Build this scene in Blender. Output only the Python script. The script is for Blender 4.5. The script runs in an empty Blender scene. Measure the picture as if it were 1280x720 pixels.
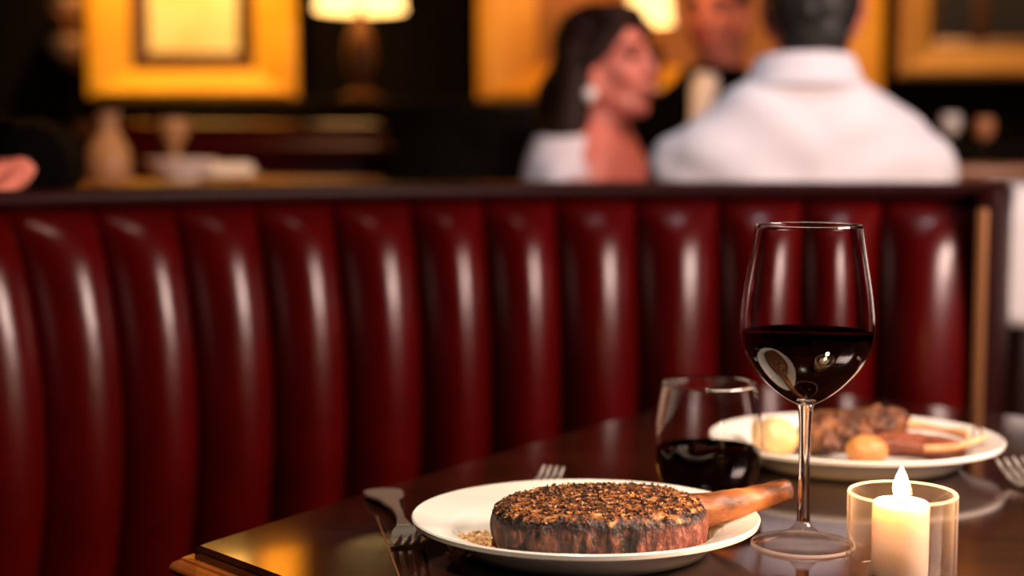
import bpy, bmesh, math, random
from mathutils import Vector, Matrix, noise
PI = math.pi
random.seed(7)
S = bpy.context.scene
C = S.collection

# ------------------------------------------------------------------ camera model
F_PX, CAM_Z, PITCH = 1840.0, 1.02, math.radians(5.28)
TZ = 0.75                                   # table top height
CP, SP = math.cos(PITCH), math.sin(PITCH)

def ray(px, py):
    a, b = (px - 640) / F_PX, (py - 360) / F_PX
    return Vector((a, CP - b * SP, -SP - b * CP))

def W(px, py, D):                           # point seen at a pixel, D metres in front of the camera
    r = ray(px, py); t = D / r.y
    return Vector((r.x * t, D, CAM_Z + r.z * t))

# ------------------------------------------------------------------ materials
def lin(c):
    out = []
    for v in c:
        v = v / 255.0
        out.append(v / 12.92 if v <= 0.04045 else ((v + 0.055) / 1.055) ** 2.4)
    return (*out, 1.0)

def mat(name, col, rough=0.5, metal=0.0, spec=0.5, emit=None, estr=0.0, coat=0.0, coat_rough=0.05, trans=0.0, ior=1.45,
        noise_scale=None, col2=None, bump=0.0, bump_scale=None, stretch=None, sss=0.0, sheen=0.0, ramp=None, detail=6.0):
    m = bpy.data.materials.new(name); m.use_nodes = True
    nt = m.node_tree; n = nt.nodes; l = nt.links
    p = n['Principled BSDF']
    p.inputs['Base Color'].default_value = lin(col)
    p.inputs['Roughness'].default_value = rough
    p.inputs['Metallic'].default_value = metal
    p.inputs['IOR'].default_value = ior
    p.inputs['Specular IOR Level'].default_value = spec
    p.inputs['Transmission Weight'].default_value = trans
    p.inputs['Coat Weight'].default_value = coat
    p.inputs['Coat Roughness'].default_value = coat_rough
    p.inputs['Sheen Weight'].default_value = sheen
    if sss:
        p.inputs['Subsurface Weight'].default_value = sss
        p.inputs['Subsurface Radius'].default_value = (0.02, 0.008, 0.004)
        p.inputs['Subsurface Scale'].default_value = 0.5
    if emit:
        p.inputs['Emission Color'].default_value = lin(emit)
        p.inputs['Emission Strength'].default_value = estr
    if noise_scale or bump:
        tc = n.new('ShaderNodeTexCoord'); mp = n.new('ShaderNodeMapping')
        l.new(tc.outputs['Object'], mp.inputs['Vector'])
        if stretch: mp.inputs['Scale'].default_value = stretch
    if noise_scale:
        nz = n.new('ShaderNodeTexNoise'); nz.inputs['Scale'].default_value = noise_scale
        nz.inputs['Detail'].default_value = detail; nz.inputs['Roughness'].default_value = 0.6
        l.new(mp.outputs[0], nz.inputs['Vector'])
        cr = n.new('ShaderNodeValToRGB')
        stops = ramp or [(0.35, col), (0.65, col2 or col)]
        e = cr.color_ramp.elements
        e[0].position, e[0].color = stops[0][0], lin(stops[0][1])
        e[1].position, e[1].color = stops[-1][0], lin(stops[-1][1])
        for pos, c in stops[1:-1]:
            k = e.new(pos); k.color = lin(c)
        l.new(nz.outputs['Fac'], cr.inputs['Fac']); l.new(cr.outputs['Color'], p.inputs['Base Color'])
    if bump:
        nb = n.new('ShaderNodeTexNoise'); nb.inputs['Scale'].default_value = bump_scale or 200
        nb.inputs['Detail'].default_value = 4
        l.new(mp.outputs[0], nb.inputs['Vector'])
        bn = n.new('ShaderNodeBump'); bn.inputs['Strength'].default_value = bump; bn.inputs['Distance'].default_value = 0.002
        l.new(nb.outputs['Fac'], bn.inputs['Height']); l.new(bn.outputs['Normal'], p.inputs['Normal'])
    return m

def glass_mat(name, col=(255, 255, 255), rough=0.0, ior=1.45):
    m = bpy.data.materials.new(name); m.use_nodes = True
    nt = m.node_tree; n = nt.nodes; l = nt.links
    n.remove(n['Principled BSDF'])
    g = n.new('ShaderNodeBsdfGlass'); g.inputs['Color'].default_value = lin(col)
    g.inputs['Roughness'].default_value = rough; g.inputs['IOR'].default_value = ior
    l.new(g.outputs[0], n['Material Output'].inputs['Surface'])
    return m

def thin_glass_mat(name, tint=(250, 245, 240), f0=0.06):
    # thin-walled pane of glass: see-through with a Fresnel gloss
    m = bpy.data.materials.new(name); m.use_nodes = True
    nt = m.node_tree; n = nt.nodes; l = nt.links
    n.remove(n['Principled BSDF'])
    t = n.new('ShaderNodeBsdfTransparent'); t.inputs['Color'].default_value = lin(tint)
    g = n.new('ShaderNodeBsdfGlossy'); g.inputs['Roughness'].default_value = 0.02
    fr = n.new('ShaderNodeFresnel'); ge = n.new('ShaderNodeNewGeometry')
    io = n.new('ShaderNodeMapRange'); io.inputs[3].default_value = 1.45; io.inputs[4].default_value = 1 / 1.45   # same gloss on both faces of the wall
    l.new(ge.outputs['Backfacing'], io.inputs[0]); l.new(io.outputs[0], fr.inputs['IOR'])
    mx = n.new('ShaderNodeMixShader')
    l.new(fr.outputs[0], mx.inputs[0]); l.new(t.outputs[0], mx.inputs[1]); l.new(g.outputs[0], mx.inputs[2])
    l.new(mx.outputs[0], n['Material Output'].inputs['Surface'])
    return m

M = {}
M['leather'] = mat('oxblood_leather', (74, 1, 1), rough=0.29, spec=0.5, bump=0.05, bump_scale=260, noise_scale=14, col2=(64, 1, 1))
M['leather_dark'] = mat('dark_leather', (34, 4, 4), rough=0.45, spec=0.15, bump=0.10, bump_scale=260)
M['wood'] = mat('mahogany', (50, 20, 10), rough=0.12, spec=0.5, coat=0.5, coat_rough=0.05, noise_scale=9, col2=(30, 11, 7), stretch=(1, 9, 1))
M['wood_edge'] = mat('mahogany_edge', (176, 96, 36), rough=0.25, coat=0.5, noise_scale=9, col2=(140, 70, 26), stretch=(6, 1, 1))  # gold gleam of the lit edge put into the wood colour
M['wood_dark'] = mat('dark_wood', (30, 15, 9), rough=0.35, noise_scale=7, col2=(18, 9, 6), stretch=(1, 1, 8))
M['wood_tan'] = mat('oak_top', (150, 92, 44), rough=0.35, noise_scale=6, col2=(110, 62, 26), stretch=(1, 8, 1))
M['porcelain'] = mat('cream_porcelain', (244, 238, 226), rough=0.16, coat=0.4)
M['glass'] = glass_mat('clear_glass')
M['thin_glass'] = thin_glass_mat('thin_glass')
M['wine'] = glass_mat('red_wine', (72, 6, 10), ior=1.34)
M['wine_deep'] = mat('deep_red_wine', (20, 1, 3), rough=0.03, spec=0.5, ior=1.34)
M['steel'] = mat('polished_steel', (226, 218, 208), rough=0.42, metal=1.0)
M['wax'] = mat('candle_wax', (255, 236, 224), rough=0.4, sss=1.0)
M['wax'].node_tree.nodes['Principled BSDF'].inputs['Subsurface Radius'].default_value = (0.040, 0.022, 0.010)
M['flame'] = mat('flame', (255, 230, 180), emit=(255, 216, 158), estr=60)
M['wick'] = mat('wick', (20, 14, 10), rough=0.9)
M['brass'] = mat('brass', (190, 135, 60), rough=0.3, metal=1.0)
M['strip'] = mat('tan_brass', (146, 100, 62), rough=0.4, metal=0.4)
M['gilt'] = mat('gilded_wood', (246, 178, 46), rough=0.42, metal=0.15, noise_scale=5, col2=(234, 160, 36))
M['gilt_pale'] = mat('pale_gilded_wood', (205, 150, 78), rough=0.42, metal=0.15, noise_scale=5, col2=(190, 132, 62))
M['gilt_dark'] = mat('old_gilding', (92, 54, 18), rough=0.4, metal=0.3)
M['canvas_pale'] = mat('pale_painting', (250, 224, 160), rough=0.7, noise_scale=3.5, ramp=[(0.3, (214, 160, 84)), (0.5, (246, 214, 140)), (0.7, (255, 238, 190))])
M['canvas_tan'] = mat('tan_painting', (170, 112, 60), rough=0.7, noise_scale=3, ramp=[(0.3, (120, 84, 36)), (0.5, (176, 116, 66)), (0.7, (206, 138, 84))])
M['canvas_dark'] = mat('dark_painting', (24, 16, 8), rough=0.6, noise_scale=4, ramp=[(0.3, (10, 8, 4)), (0.7, (30, 22, 10))])
M['wall'] = mat('dark_wall', (13, 7, 4), rough=0.9, spec=0.04, noise_scale=3, col2=(10, 5, 3))
M['panel'] = mat('dark_panelling', (14, 7, 5), rough=0.6, spec=0.15, noise_scale=5, col2=(12, 7, 5), stretch=(1, 1, 6))
M['floor'] = mat('dark_carpet', (32, 16, 12), rough=0.9, noise_scale=60, col2=(22, 10, 9))
M['ceil'] = mat('dark_ceiling', (40, 28, 20), rough=0.9)
M['shade'] = mat('lit_lampshade', (250, 226, 180), rough=0.8, emit=(255, 206, 128), estr=2.6)
M['skin'] = mat('skin', (206, 128, 100), rough=0.45, sss=0.25, noise_scale=20, col2=(214, 118, 96))
M['skin_red'] = mat('rosy_skin', (222, 138, 118), rough=0.36, sss=0.15, noise_scale=18, col2=(216, 122, 104))
M['hair'] = mat('brown_hair', (42, 20, 11), rough=0.55, spec=0.25, noise_scale=30, col2=(26, 12, 7), stretch=(6, 6, 1), bump=0.6, bump_scale=60)
M['hair_grey'] = mat('greying_hair', (40, 36, 33), rough=0.5, noise_scale=60, col2=(24, 21, 19), bump=0.6, bump_scale=120)
M['lips'] = mat('lips', (176, 50, 48), rough=0.35)
M['eye'] = mat('dark_eye', (28, 18, 14), rough=0.1)
M['teeth'] = mat('teeth', (238, 226, 212), rough=0.25)
M['shirt'] = mat('white_shirt', (232, 228, 230), rough=0.8, noise_scale=9, col2=(222, 217, 220), bump=0.4, bump_scale=18)
M['white_cloth'] = mat('white_cloth', (228, 222, 216), rough=0.9, bump=0.3, bump_scale=40)
M['suit'] = mat('black_suit', (5, 4, 4), rough=0.95, spec=0.04)
M['pearl'] = mat('pearl', (240, 236, 228), rough=0.15)
M['bone'] = mat('roasted_bone', (196, 122, 58), rough=0.5, noise_scale=30, ramp=[(0.34, (66, 34, 15)), (0.48, (140, 84, 40)), (0.74, (196, 142, 82))], stretch=(0.35, 1.2, 1.2), bump=0.7, bump_scale=90)
M['bone_pale'] = mat('pale_bone', (232, 188, 140), rough=0.4, noise_scale=30, col2=(205, 140, 90))
M['potato'] = mat('roast_potato', (206, 146, 82), rough=0.45, noise_scale=26, col2=(176, 108, 52), bump=0.4, bump_scale=70)
M['potato_pale'] = mat('pale_potato', (236, 204, 150), rough=0.45, noise_scale=26, col2=(220, 170, 104), bump=0.3, bump_scale=70)
M['meat_pink'] = mat('pink_cut_meat', (156, 92, 66), rough=0.4, noise_scale=40, col2=(112, 58, 40), bump=0.5, bump_scale=90)
M['meat_brown'] = mat('browned_meat', (104, 62, 34), rough=0.6, noise_scale=45, ramp=[(0.32, (40, 20, 10)), (0.5, (104, 62, 34)), (0.68, (160, 104, 58))], bump=0.9, bump_scale=90)
M['crumb'] = mat('toasted_crumbs', (222, 176, 118), rough=0.6, noise_scale=160, ramp=[(0.35, (150, 94, 48)), (0.55, (226, 180, 122)), (0.7, (246, 220, 176))])
M['herb'] = mat('dried_herb', (60, 62, 34), rough=0.7)
M['pepper'] = mat('cracked_pepper', (52, 30, 18), rough=0.5, noise_scale=260, ramp=[(0.40, (18, 9, 5)), (0.49, (66, 37, 17)), (0.58, (130, 80, 40)), (0.68, (216, 164, 102))], detail=2)
M['ceramic_tan'] = mat('stoneware', (186, 140, 96), rough=0.4)
M['frosted'] = mat('frosted_glass', (226, 214, 204), rough=0.35, trans=0.35)  # white of an out-of-focus highlight put into the bowl colour
M['amber_frosted'] = mat('amber_frosted_glass', (206, 140, 92), rough=0.35, trans=0.35)  # amber out-of-focus highlight given to this bowl as colour

def hazed_glass_mat(name, haze=0.04, edge=0.30):
    # clear glass with white haze mixed in, imitating the glow of lit edges
    m = thin_glass_mat(name); nt = m.node_tree; n = nt.nodes; l = nt.links
    out = n['Material Output']; src = out.inputs['Surface'].links[0].from_socket
    d = n.new('ShaderNodeBsdfDiffuse'); d.inputs['Color'].default_value = lin((250, 236, 226))
    t = n.new('ShaderNodeBsdfTranslucent'); t.inputs['Color'].default_value = lin((250, 236, 226))
    h = n.new('ShaderNodeMixShader'); l.new(d.outputs[0], h.inputs[1]); l.new(t.outputs[0], h.inputs[2])
    lw = n.new('ShaderNodeLayerWeight'); lw.inputs['Blend'].default_value = 0.5
    pw = n.new('ShaderNodeMath'); pw.operation = 'POWER'; pw.inputs[1].default_value = 4.0
    l.new(lw.outputs['Facing'], pw.inputs[0])
    ma = n.new('ShaderNodeMath'); ma.operation = 'MULTIPLY_ADD'; ma.inputs[1].default_value = edge; ma.inputs[2].default_value = haze
    l.new(pw.outputs[0], ma.inputs[0])
    mx = n.new('ShaderNodeMixShader'); l.new(ma.outputs[0], mx.inputs[0]); l.new(src, mx.inputs[1]); l.new(h.outputs[0], mx.inputs[2])
    l.new(mx.outputs[0], out.inputs['Surface'])
    return m
M['votive_glass'] = hazed_glass_mat('votive_glass', 0.012, 0.16)
M['rim_glass'] = hazed_glass_mat('rim_glass', 0.30, 0.30)

def steak_mat():
    m = bpy.data.materials.new('seared_steak'); m.use_nodes = True
    nt = m.node_tree; n = nt.nodes; l = nt.links; p = n['Principled BSDF']
    p.inputs['Roughness'].default_value = 0.52
    tc = n.new('ShaderNodeTexCoord'); geo = n.new('ShaderNodeNewGeometry')
    # crust colours
    nz = n.new('ShaderNodeTexNoise'); nz.inputs['Scale'].default_value = 150; nz.inputs['Detail'].default_value = 5
    l.new(tc.outputs['Object'], nz.inputs['Vector'])
    cr = n.new('ShaderNodeValToRGB'); e = cr.color_ramp.elements
    e[0].position, e[0].color = 0.36, lin((20, 9, 5)); e[1].position, e[1].color = 0.74, lin((232, 176, 104))
    for pos, c in ((0.44, (62, 32, 15)), (0.51, (118, 68, 34)), (0.60, (164, 104, 54))):
        k = e.new(pos); k.color = lin(c)
    l.new(nz.outputs['Fac'], cr.inputs['Fac'])
    # cut side: grain running up and down
    mp = n.new('ShaderNodeMapping'); mp.inputs['Scale'].default_value = (1, 1, 0.42); mp.inputs['Rotation'].default_value = (0, 0.18, 0)
    l.new(tc.outputs['Object'], mp.inputs['Vector'])
    ns = n.new('ShaderNodeTexNoise'); ns.inputs['Scale'].default_value = 150; ns.inputs['Detail'].default_value = 5
    ns.inputs['Distortion'].default_value = 0.8
    l.new(mp.outputs[0], ns.inputs['Vector'])
    cs = n.new('ShaderNodeValToRGB'); e = cs.color_ramp.elements
    e[0].position, e[0].color = 0.38, lin((20, 9, 6)); e[1].position, e[1].color = 0.76, lin((206, 142, 112))
    for pos, c in ((0.47, (58, 28, 18)), (0.55, (90, 50, 33)), (0.65, (134, 80, 58))):
        k = e.new(pos); k.color = lin(c)
    l.new(ns.outputs['Fac'], cs.inputs['Fac'])
    # the right end is a pinker cut
    sep = n.new('ShaderNodeSeparateXYZ'); l.new(tc.outputs['Object'], sep.inputs[0])
    mr = n.new('ShaderNodeMapRange'); mr.inputs[1].default_value = 0.020; mr.inputs[2].default_value = 0.050
    l.new(sep.outputs['X'], mr.inputs[0])
    pk = n.new('ShaderNodeMixRGB'); pk.inputs[2].default_value = lin((140, 72, 56))
    ml = n.new('ShaderNodeMath'); ml.operation = 'MULTIPLY'; ml.inputs[1].default_value = 0.4
    l.new(mr.outputs[0], ml.inputs[0]); l.new(ml.outputs[0], pk.inputs[0]); l.new(cs.outputs['Color'], pk.inputs[1])
    # crust where the surface faces up
    sn = n.new('ShaderNodeSeparateXYZ'); l.new(sep.outputs['Z'], sn.inputs[0]) if False else None
    n.remove(sn)
    nj = n.new('ShaderNodeMath'); nj.operation = 'MULTIPLY_ADD'; nj.inputs[1].default_value = 0.016
    l.new(nz.outputs['Fac'], nj.inputs[0]); l.new(sep.outputs['Z'], nj.inputs[2])
    def rng(lo, hi):
        q = n.new('ShaderNodeMapRange'); q.inputs[1].default_value = lo; q.inputs[2].default_value = hi; l.new(nj.outputs[0], q.inputs[0]); return q
    m1 = n.new('ShaderNodeMixRGB'); l.new(rng(0.0285, 0.0330).outputs[0], m1.inputs[0]); l.new(pk.outputs[0], m1.inputs[1]); m1.inputs[2].default_value = lin((30, 14, 9))
    mx = n.new('ShaderNodeMixRGB'); l.new(rng(0.0350, 0.0378).outputs[0], mx.inputs[0]); l.new(m1.outputs[0], mx.inputs[1]); l.new(cr.outputs['Color'], mx.inputs[2])
    l.new(mx.outputs[0], p.inputs['Base Color'])
    bm_ = n.new('ShaderNodeBump'); bm_.inputs['Strength'].default_value = 0.9; bm_.inputs['Distance'].default_value = 0.003
    ad = n.new('ShaderNodeMath'); ad.operation = 'ADD'
    l.new(nz.outputs['Fac'], ad.inputs[0]); l.new(ns.outputs['Fac'], ad.inputs[1]); l.new(ad.outputs[0], bm_.inputs['Height'])
    l.new(bm_.outputs['Normal'], p.inputs['Normal'])
    return m
M['steak'] = steak_mat()

# ------------------------------------------------------------------ object helpers
def obj(name, bm, m=None, parent=None, smooth=True, loc=None, rot=None):
    me = bpy.data.meshes.new(name)
    if isinstance(bm, bmesh.types.BMesh):
        bmesh.ops.recalc_face_normals(bm, faces=bm.faces)
        bm.to_mesh(me); bm.free()
    else:
        me = bm
    if smooth:
        for p in me.polygons: p.use_smooth = True
        if hasattr(me, 'set_sharp_from_angle'): me.set_sharp_from_angle(angle=math.radians(42))
    o = bpy.data.objects.new(name, me); C.objects.link(o)
    if m is not None: me.materials.append(M[m])
    if parent: o.parent = parent
    if loc is not None: o.location = loc
    if rot is not None: o.rotation_euler = rot
    return o

def tag(o, label, cat, group=None, kind=None):
    o['label'] = label; o['category'] = cat
    if group: o['group'] = group
    if kind: o['kind'] = kind
    return o

def thing(name, label, cat, loc=(0, 0, 0), rotz=0.0, group=None):
    o = bpy.data.objects.new(name, None); C.objects.link(o)
    o.empty_display_size = 0.05
    o.location = loc; o.rotation_euler = (0, 0, rotz)
    return tag(o, label, cat, group)

def struct(name, bm, m, smooth=False):
    o = obj(name, bm, m, smooth=smooth); o['kind'] = 'structure'; return o

def copy_tree(o, parent=None):
    c = o.copy(); C.objects.link(c); c.parent = parent
    for ch in list(o.children): copy_tree(ch, c)
    return c

def B(): return bmesh.new()

def add_box(bm, c, s, rz=0.0, bevel=0.0, seg=2):
    r = bmesh.ops.create_cube(bm, size=1.0)
    vs = r['verts']
    mt = Matrix.Translation(Vector(c)) @ Matrix.Rotation(rz, 4, 'Z') @ Matrix.Diagonal((*s, 1))
    bmesh.ops.transform(bm, matrix=mt, verts=vs)
    if bevel > 0:
        es = list({e for v in vs for e in v.link_edges})
        bmesh.ops.bevel(bm, geom=es, offset=bevel, segments=seg, profile=0.5, affect='EDGES')
    return bm

def box(c, s, rz=0.0, bevel=0.0): return add_box(B(), c, s, rz, bevel)

def add_lathe(bm, prof, seg=48, c=(0, 0, 0), sx=1.0, sy=1.0, cap_start=False, cap_end=False):
    rings = []
    for r, z in prof:
        if r < 1e-6:
            rings.append([bm.verts.new((c[0], c[1], c[2] + z))])
        else:
            rings.append([bm.verts.new((c[0] + sx * r * math.cos(2 * PI * i / seg), c[1] + sy * r * math.sin(2 * PI * i / seg), c[2] + z)) for i in range(seg)])
    for a, b in zip(rings, rings[1:]):
        for i in range(seg):
            j = (i + 1) % seg
            if len(a) == 1 and len(b) == 1: continue
            if len(a) == 1: bm.faces.new((a[0], b[j], b[i]))
            elif len(b) == 1: bm.faces.new((a[i], a[j], b[0]))
            else: bm.faces.new((a[i], a[j], b[j], b[i]))
    if cap_start and len(rings[0]) > 1: bm.faces.new(list(reversed(rings[0])))
    if cap_end and len(rings[-1]) > 1: bm.faces.new(rings[-1])
    return bm

def lathe(prof, seg=48, **k): return add_lathe(B(), prof, seg, **k)

def add_tube(bm, pts, radii, seg=12, flat=1.0, ends=True):
    pts = [Vector(p) for p in pts]
    if not hasattr(radii, '__len__'): radii = [radii] * len(pts)
    rings = []
    up = Vector((0, 0, 1))
    for i, p in enumerate(pts):
        t = (pts[min(i + 1, len(pts) - 1)] - pts[max(i - 1, 0)]).normalized()
        u = t.cross(up)
        if u.length < 1e-3: u = t.cross(Vector((0, 1, 0)))
        u.normalize(); v = u.cross(t).normalized()
        rings.append([bm.verts.new(p + u * (radii[i] * math.cos(2 * PI * k / seg)) + v * (radii[i] * flat * math.sin(2 * PI * k / seg))) for k in range(seg)])
    for a, b in zip(rings, rings[1:]):
        for k in range(seg):
            j = (k + 1) % seg
            bm.faces.new((a[k], a[j], b[j], b[k]))
    if ends:
        bm.faces.new(list(reversed(rings[0]))); bm.faces.new(rings[-1])
    return bm

def catmull(pts, n=8):
    pts = [Vector(p) for p in pts]; out = []
    P = [pts[0]] + pts + [pts[-1]]
    for i in range(1, len(P) - 2):
        for k in range(n):
            t = k / n; a, b, c, d = P[i - 1], P[i], P[i + 1], P[i + 2]
            out.append(0.5 * ((2 * b) + (c - a) * t + (2 * a - 5 * b + 4 * c - d) * t * t + (3 * b - a - 3 * c + d) * t ** 3))
    out.append(pts[-1]); return out

def smoothf(a, b, x):
    t = max(0.0, min(1.0, (x - a) / (b - a))); return t * t * (3 - 2 * t)

# --- organic solids: overlapping tapered capsules and ellipsoids fused into one continuous skin
def ell(bm, c, r, rot=None, seg=20):
    q = bmesh.ops.create_uvsphere(bm, u_segments=seg, v_segments=seg // 2 + 2, radius=1.0)
    mt = Matrix.Translation(Vector(c)) @ (rot.to_4x4() if rot is not None else Matrix()) @ Matrix.Diagonal((*r, 1))
    bmesh.ops.transform(bm, matrix=mt, verts=q['verts'])

def cap(bm, a, b, ra, rb, flat=1.0, n=10):
    a, b = Vector(a), Vector(b); d = (b - a)
    L = d.length; t = d.normalized() if L > 1e-6 else Vector((0, 0, 1))
    pts, rad = [], []
    for k in range(5): 
        s = math.sin(PI / 2 * (k + 0.35) / 5.35); pts.append(a - t * ra * math.cos(PI / 2 * (k + 0.35) / 5.35)); rad.append(ra * s)
    for k in range(n + 1): pts.append(a + d * (k / n)); rad.append(ra + (rb - ra) * k / n)
    for k in reversed(range(5)):
        s = math.sin(PI / 2 * (k + 0.35) / 5.35); pts.append(b + t * rb * math.cos(PI / 2 * (k + 0.35) / 5.35)); rad.append(rb * s)
    add_tube(bm, pts, rad, 16, flat)

def fuse(bm, voxel=0.008, smooth=6, fac=0.5):
    me = bpy.data.meshes.new('fuse_tmp')
    bmesh.ops.recalc_face_normals(bm, faces=bm.faces)
    bm.to_mesh(me); bm.free()
    o = bpy.data.objects.new('fuse_tmp', me); C.objects.link(o)
    r = o.modifiers.new('r', 'REMESH'); r.mode = 'VOXEL'; r.voxel_size = voxel
    s = o.modifiers.new('s', 'SMOOTH'); s.iterations = smooth; s.factor = fac
    dg = bpy.context.evaluated_depsgraph_get(); dg.update()
    out = bpy.data.meshes.new_from_object(o.evaluated_get(dg))
    bpy.data.objects.remove(o); bpy.data.meshes.remove(me)
    return out

# ================================================================== SETTING
X0, X1, Y0, Y1, H = -3.4, 3.4, -2.2, 5.2, 2.8
struct('floor', box(((X0 + X1) / 2, (Y0 + Y1) / 2, -0.05), (X1 - X0 + .4, Y1 - Y0 + .4, 0.1)), 'floor')
struct('ceiling', box(((X0 + X1) / 2, (Y0 + Y1) / 2, H + 0.05), (X1 - X0 + .4, Y1 - Y0 + .4, 0.1)), 'ceil')
struct('wall_back', box(((X0 + X1) / 2, Y1 + 0.1, H / 2), (X1 - X0, 0.2, H)), 'wall')
struct('wall_left', box((X0 - 0.1, (Y0 + Y1) / 2, H / 2), (0.2, Y1 - Y0, H)), 'wall')
struct('wall_right', box((X1 + 0.1, (Y0 + Y1) / 2, H / 2), (0.2, Y1 - Y0, H)), 'wall')
struct('wall_front', box(((X0 + X1) / 2, Y0 - 0.1, H / 2), (X1 - X0, 0.2, H)), 'wall')
# panelled dado along the back wall
bm = B(); add_box(bm, (0, Y1 - 0.015, 0.5), (X1 - X0, 0.03, 1.0)); add_box(bm, (0, Y1 - 0.03, 1.02), (X1 - X0, 0.06, 0.05), bevel=0.01)
for k in range(9): add_box(bm, (-2.9 + k * 0.72, Y1 - 0.035, 0.52), (0.52, 0.02, 0.7), bevel=0.008)
struct('trim_1', bm, 'panel')

# ================================================================== BOOTH
CX, CY, R = 0.224, 1.014, 0.962
def hit_circle(px, py=400, rad=R):
    d = ray(px, py); d = Vector((d.x, d.y, 0)).normalized()
    oc = Vector((-CX, -CY, 0)); b = oc.dot(d); c = oc.dot(oc) - rad * rad
    t = -b + math.sqrt(b * b - c); p = d * t
    return math.atan2(p.y - CY, p.x - CX)
SEAMS = [20, 124, 222, 322, 417, 515, 604, 694, 793, 896, 1000, 1098, 1221]
angs = [hit_circle(p) for p in SEAMS]                    # decreasing from left to right
for k in range(5): angs.insert(0, angs[0] + 0.116)       # more channels round the left, out of frame
booth = thing('curved_booth', 'curved oxblood red leather booth with vertical channelled back behind the dinner table', 'booth')
Z0, ZT = 0.44, 0.958
def back_r(z):
    # the pad swells at the lumbar, leans back towards its top and tucks in above the seat
    s_, zz = 0.0, ZT
    while zz > z:
        s_ += 0.01 * math.tan(math.radians(-13 + 31 * max(0.0, min(1.0, (zz - 0.58) / 0.32)))); zz -= 0.01
    return R - s_
def channel(a0, a1):
    bm = B(); nu, nz = 22, 34; grid = []
    for j in range(nz + 1):
        v = j / nz; z = Z0 + (ZT - Z0) * v
        top = 1 - max(0.0, (z - (ZT - 0.065)) / 0.065) ** 2.2
        low = 1.0
        row = []
        for i in range(nu + 1):
            u = -1 + 2 * i / nu
            bul = 0.050 * (max(0.0, 1 - u * u)) ** 0.74 * max(0.02, top) ** 0.55 * low
            a = a0 + (a1 - a0) * (i / nu)
            r = back_r(z) + 0.012 - bul
            row.append(bm.verts.new((CX + r * math.cos(a), CY + r * math.sin(a), z)))
        grid.append(row)
    for j in range(nz):
        for i in range(nu):
            bm.faces.new((grid[j][i], grid[j][i + 1], grid[j + 1][i + 1], grid[j + 1][i]))
    # thickness behind, so that every channel is a solid pad
    back = []
    for j in (0, nz):
        z = Z0 if j == 0 else ZT
        back.append([bm.verts.new((CX + (R + 0.05) * math.cos(a0 + (a1 - a0) * i / nu), CY + (R + 0.05) * math.sin(a0 + (a1 - a0) * i / nu), z)) for i in range(nu + 1)])
    for i in range(nu):
        bm.faces.new((back[0][i], back[1][i], back[1][i + 1], back[0][i + 1]))
        bm.faces.new((grid[0][i], back[0][i], back[0][i + 1], grid[0][i + 1]))
        bm.faces.new((grid[nz][i], grid[nz][i + 1], back[1][i + 1], back[1][i]))
    for i in (0, nu):
        bm.faces.new([grid[j][i] for j in range(nz + 1)] + [back[1][i], back[0][i]])
    return bm
for a0, a1 in zip(angs, angs[1:]):
    obj('channel', channel(a0, a1), 'leather', booth)
def arc_sweep(prof, a0, a1, n=90):                        # closed (r, z) profile swept round the booth
    bm = B(); rings = []
    for k in range(n + 1):
        a = a0 + (a1 - a0) * k / n
        rings.append([bm.verts.new((CX + r * math.cos(a), CY + r * math.sin(a), z)) for r, z in prof])
    m = len(prof)
    for p, q in zip(rings, rings[1:]):
        for i in range(m):
            j = (i + 1) % m; bm.faces.new((p[i], p[j], q[j], q[i]))
    bm.faces.new(list(reversed(rings[0]))); bm.faces.new(rings[-1])
    return bm
AL, AR = angs[0], angs[-1]
def rprof(r0, r1, z0, z1, b, n=4):
    out = []
    for cx, cz, s in ((r1 - b, z1 - b, 0), (r0 + b, z1 - b, 1), (r0 + b, z0 + b, 2), (r1 - b, z0 + b, 3)):
        for k in range(n + 1):
            t = PI / 2 * (s + k / n); out.append((cx + b * math.cos(t), cz + b * math.sin(t)))
    return out
obj('top_roll', arc_sweep(rprof(R - 0.012, R + 0.12, 0.957, 0.979, 0.009), AL, AR), 'leather_dark', booth)
obj('back_shell', arc_sweep([(R + 0.05, 0.06), (R + 0.115, 0.06), (R + 0.115, 0.958), (R + 0.05, 0.958)], AL, AR), 'wood_dark', booth)
obj('seat', arc_sweep(rprof(0.50, R - 0.012, 0.33, 0.455, 0.04), AL, AR - 0.02), 'leather', booth)
obj('plinth', arc_sweep([(0.56, 0.0), (R + 0.10, 0.0), (R + 0.10, 0.33), (0.56, 0.33)], AL, AR), 'wood_dark', booth)
# end post at the right with its brass strip
er = Vector((math.cos(AR), math.sin(AR), 0)); et = Vector((math.sin(AR), -math.cos(AR), 0))
ep = Vector((CX, CY, 0)) + er * (R + 0.015) + et * 0.0165
rz = math.atan2(et.y, et.x)
obj('end_post', box((ep.x, ep.y, 0.489), (0.033, 0.15, 0.978), rz, 0.008), 'leather_dark', booth)
bp = Vector((CX, CY, 0)) + er * (R - 0.061) + et * 0.009
bt = B(); add_box(bt, (bp.x, bp.y, 0.72), (0.014, 0.010, 0.46), rz, 0.004)
obj('brass_strip', bt, 'strip', booth)

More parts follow.
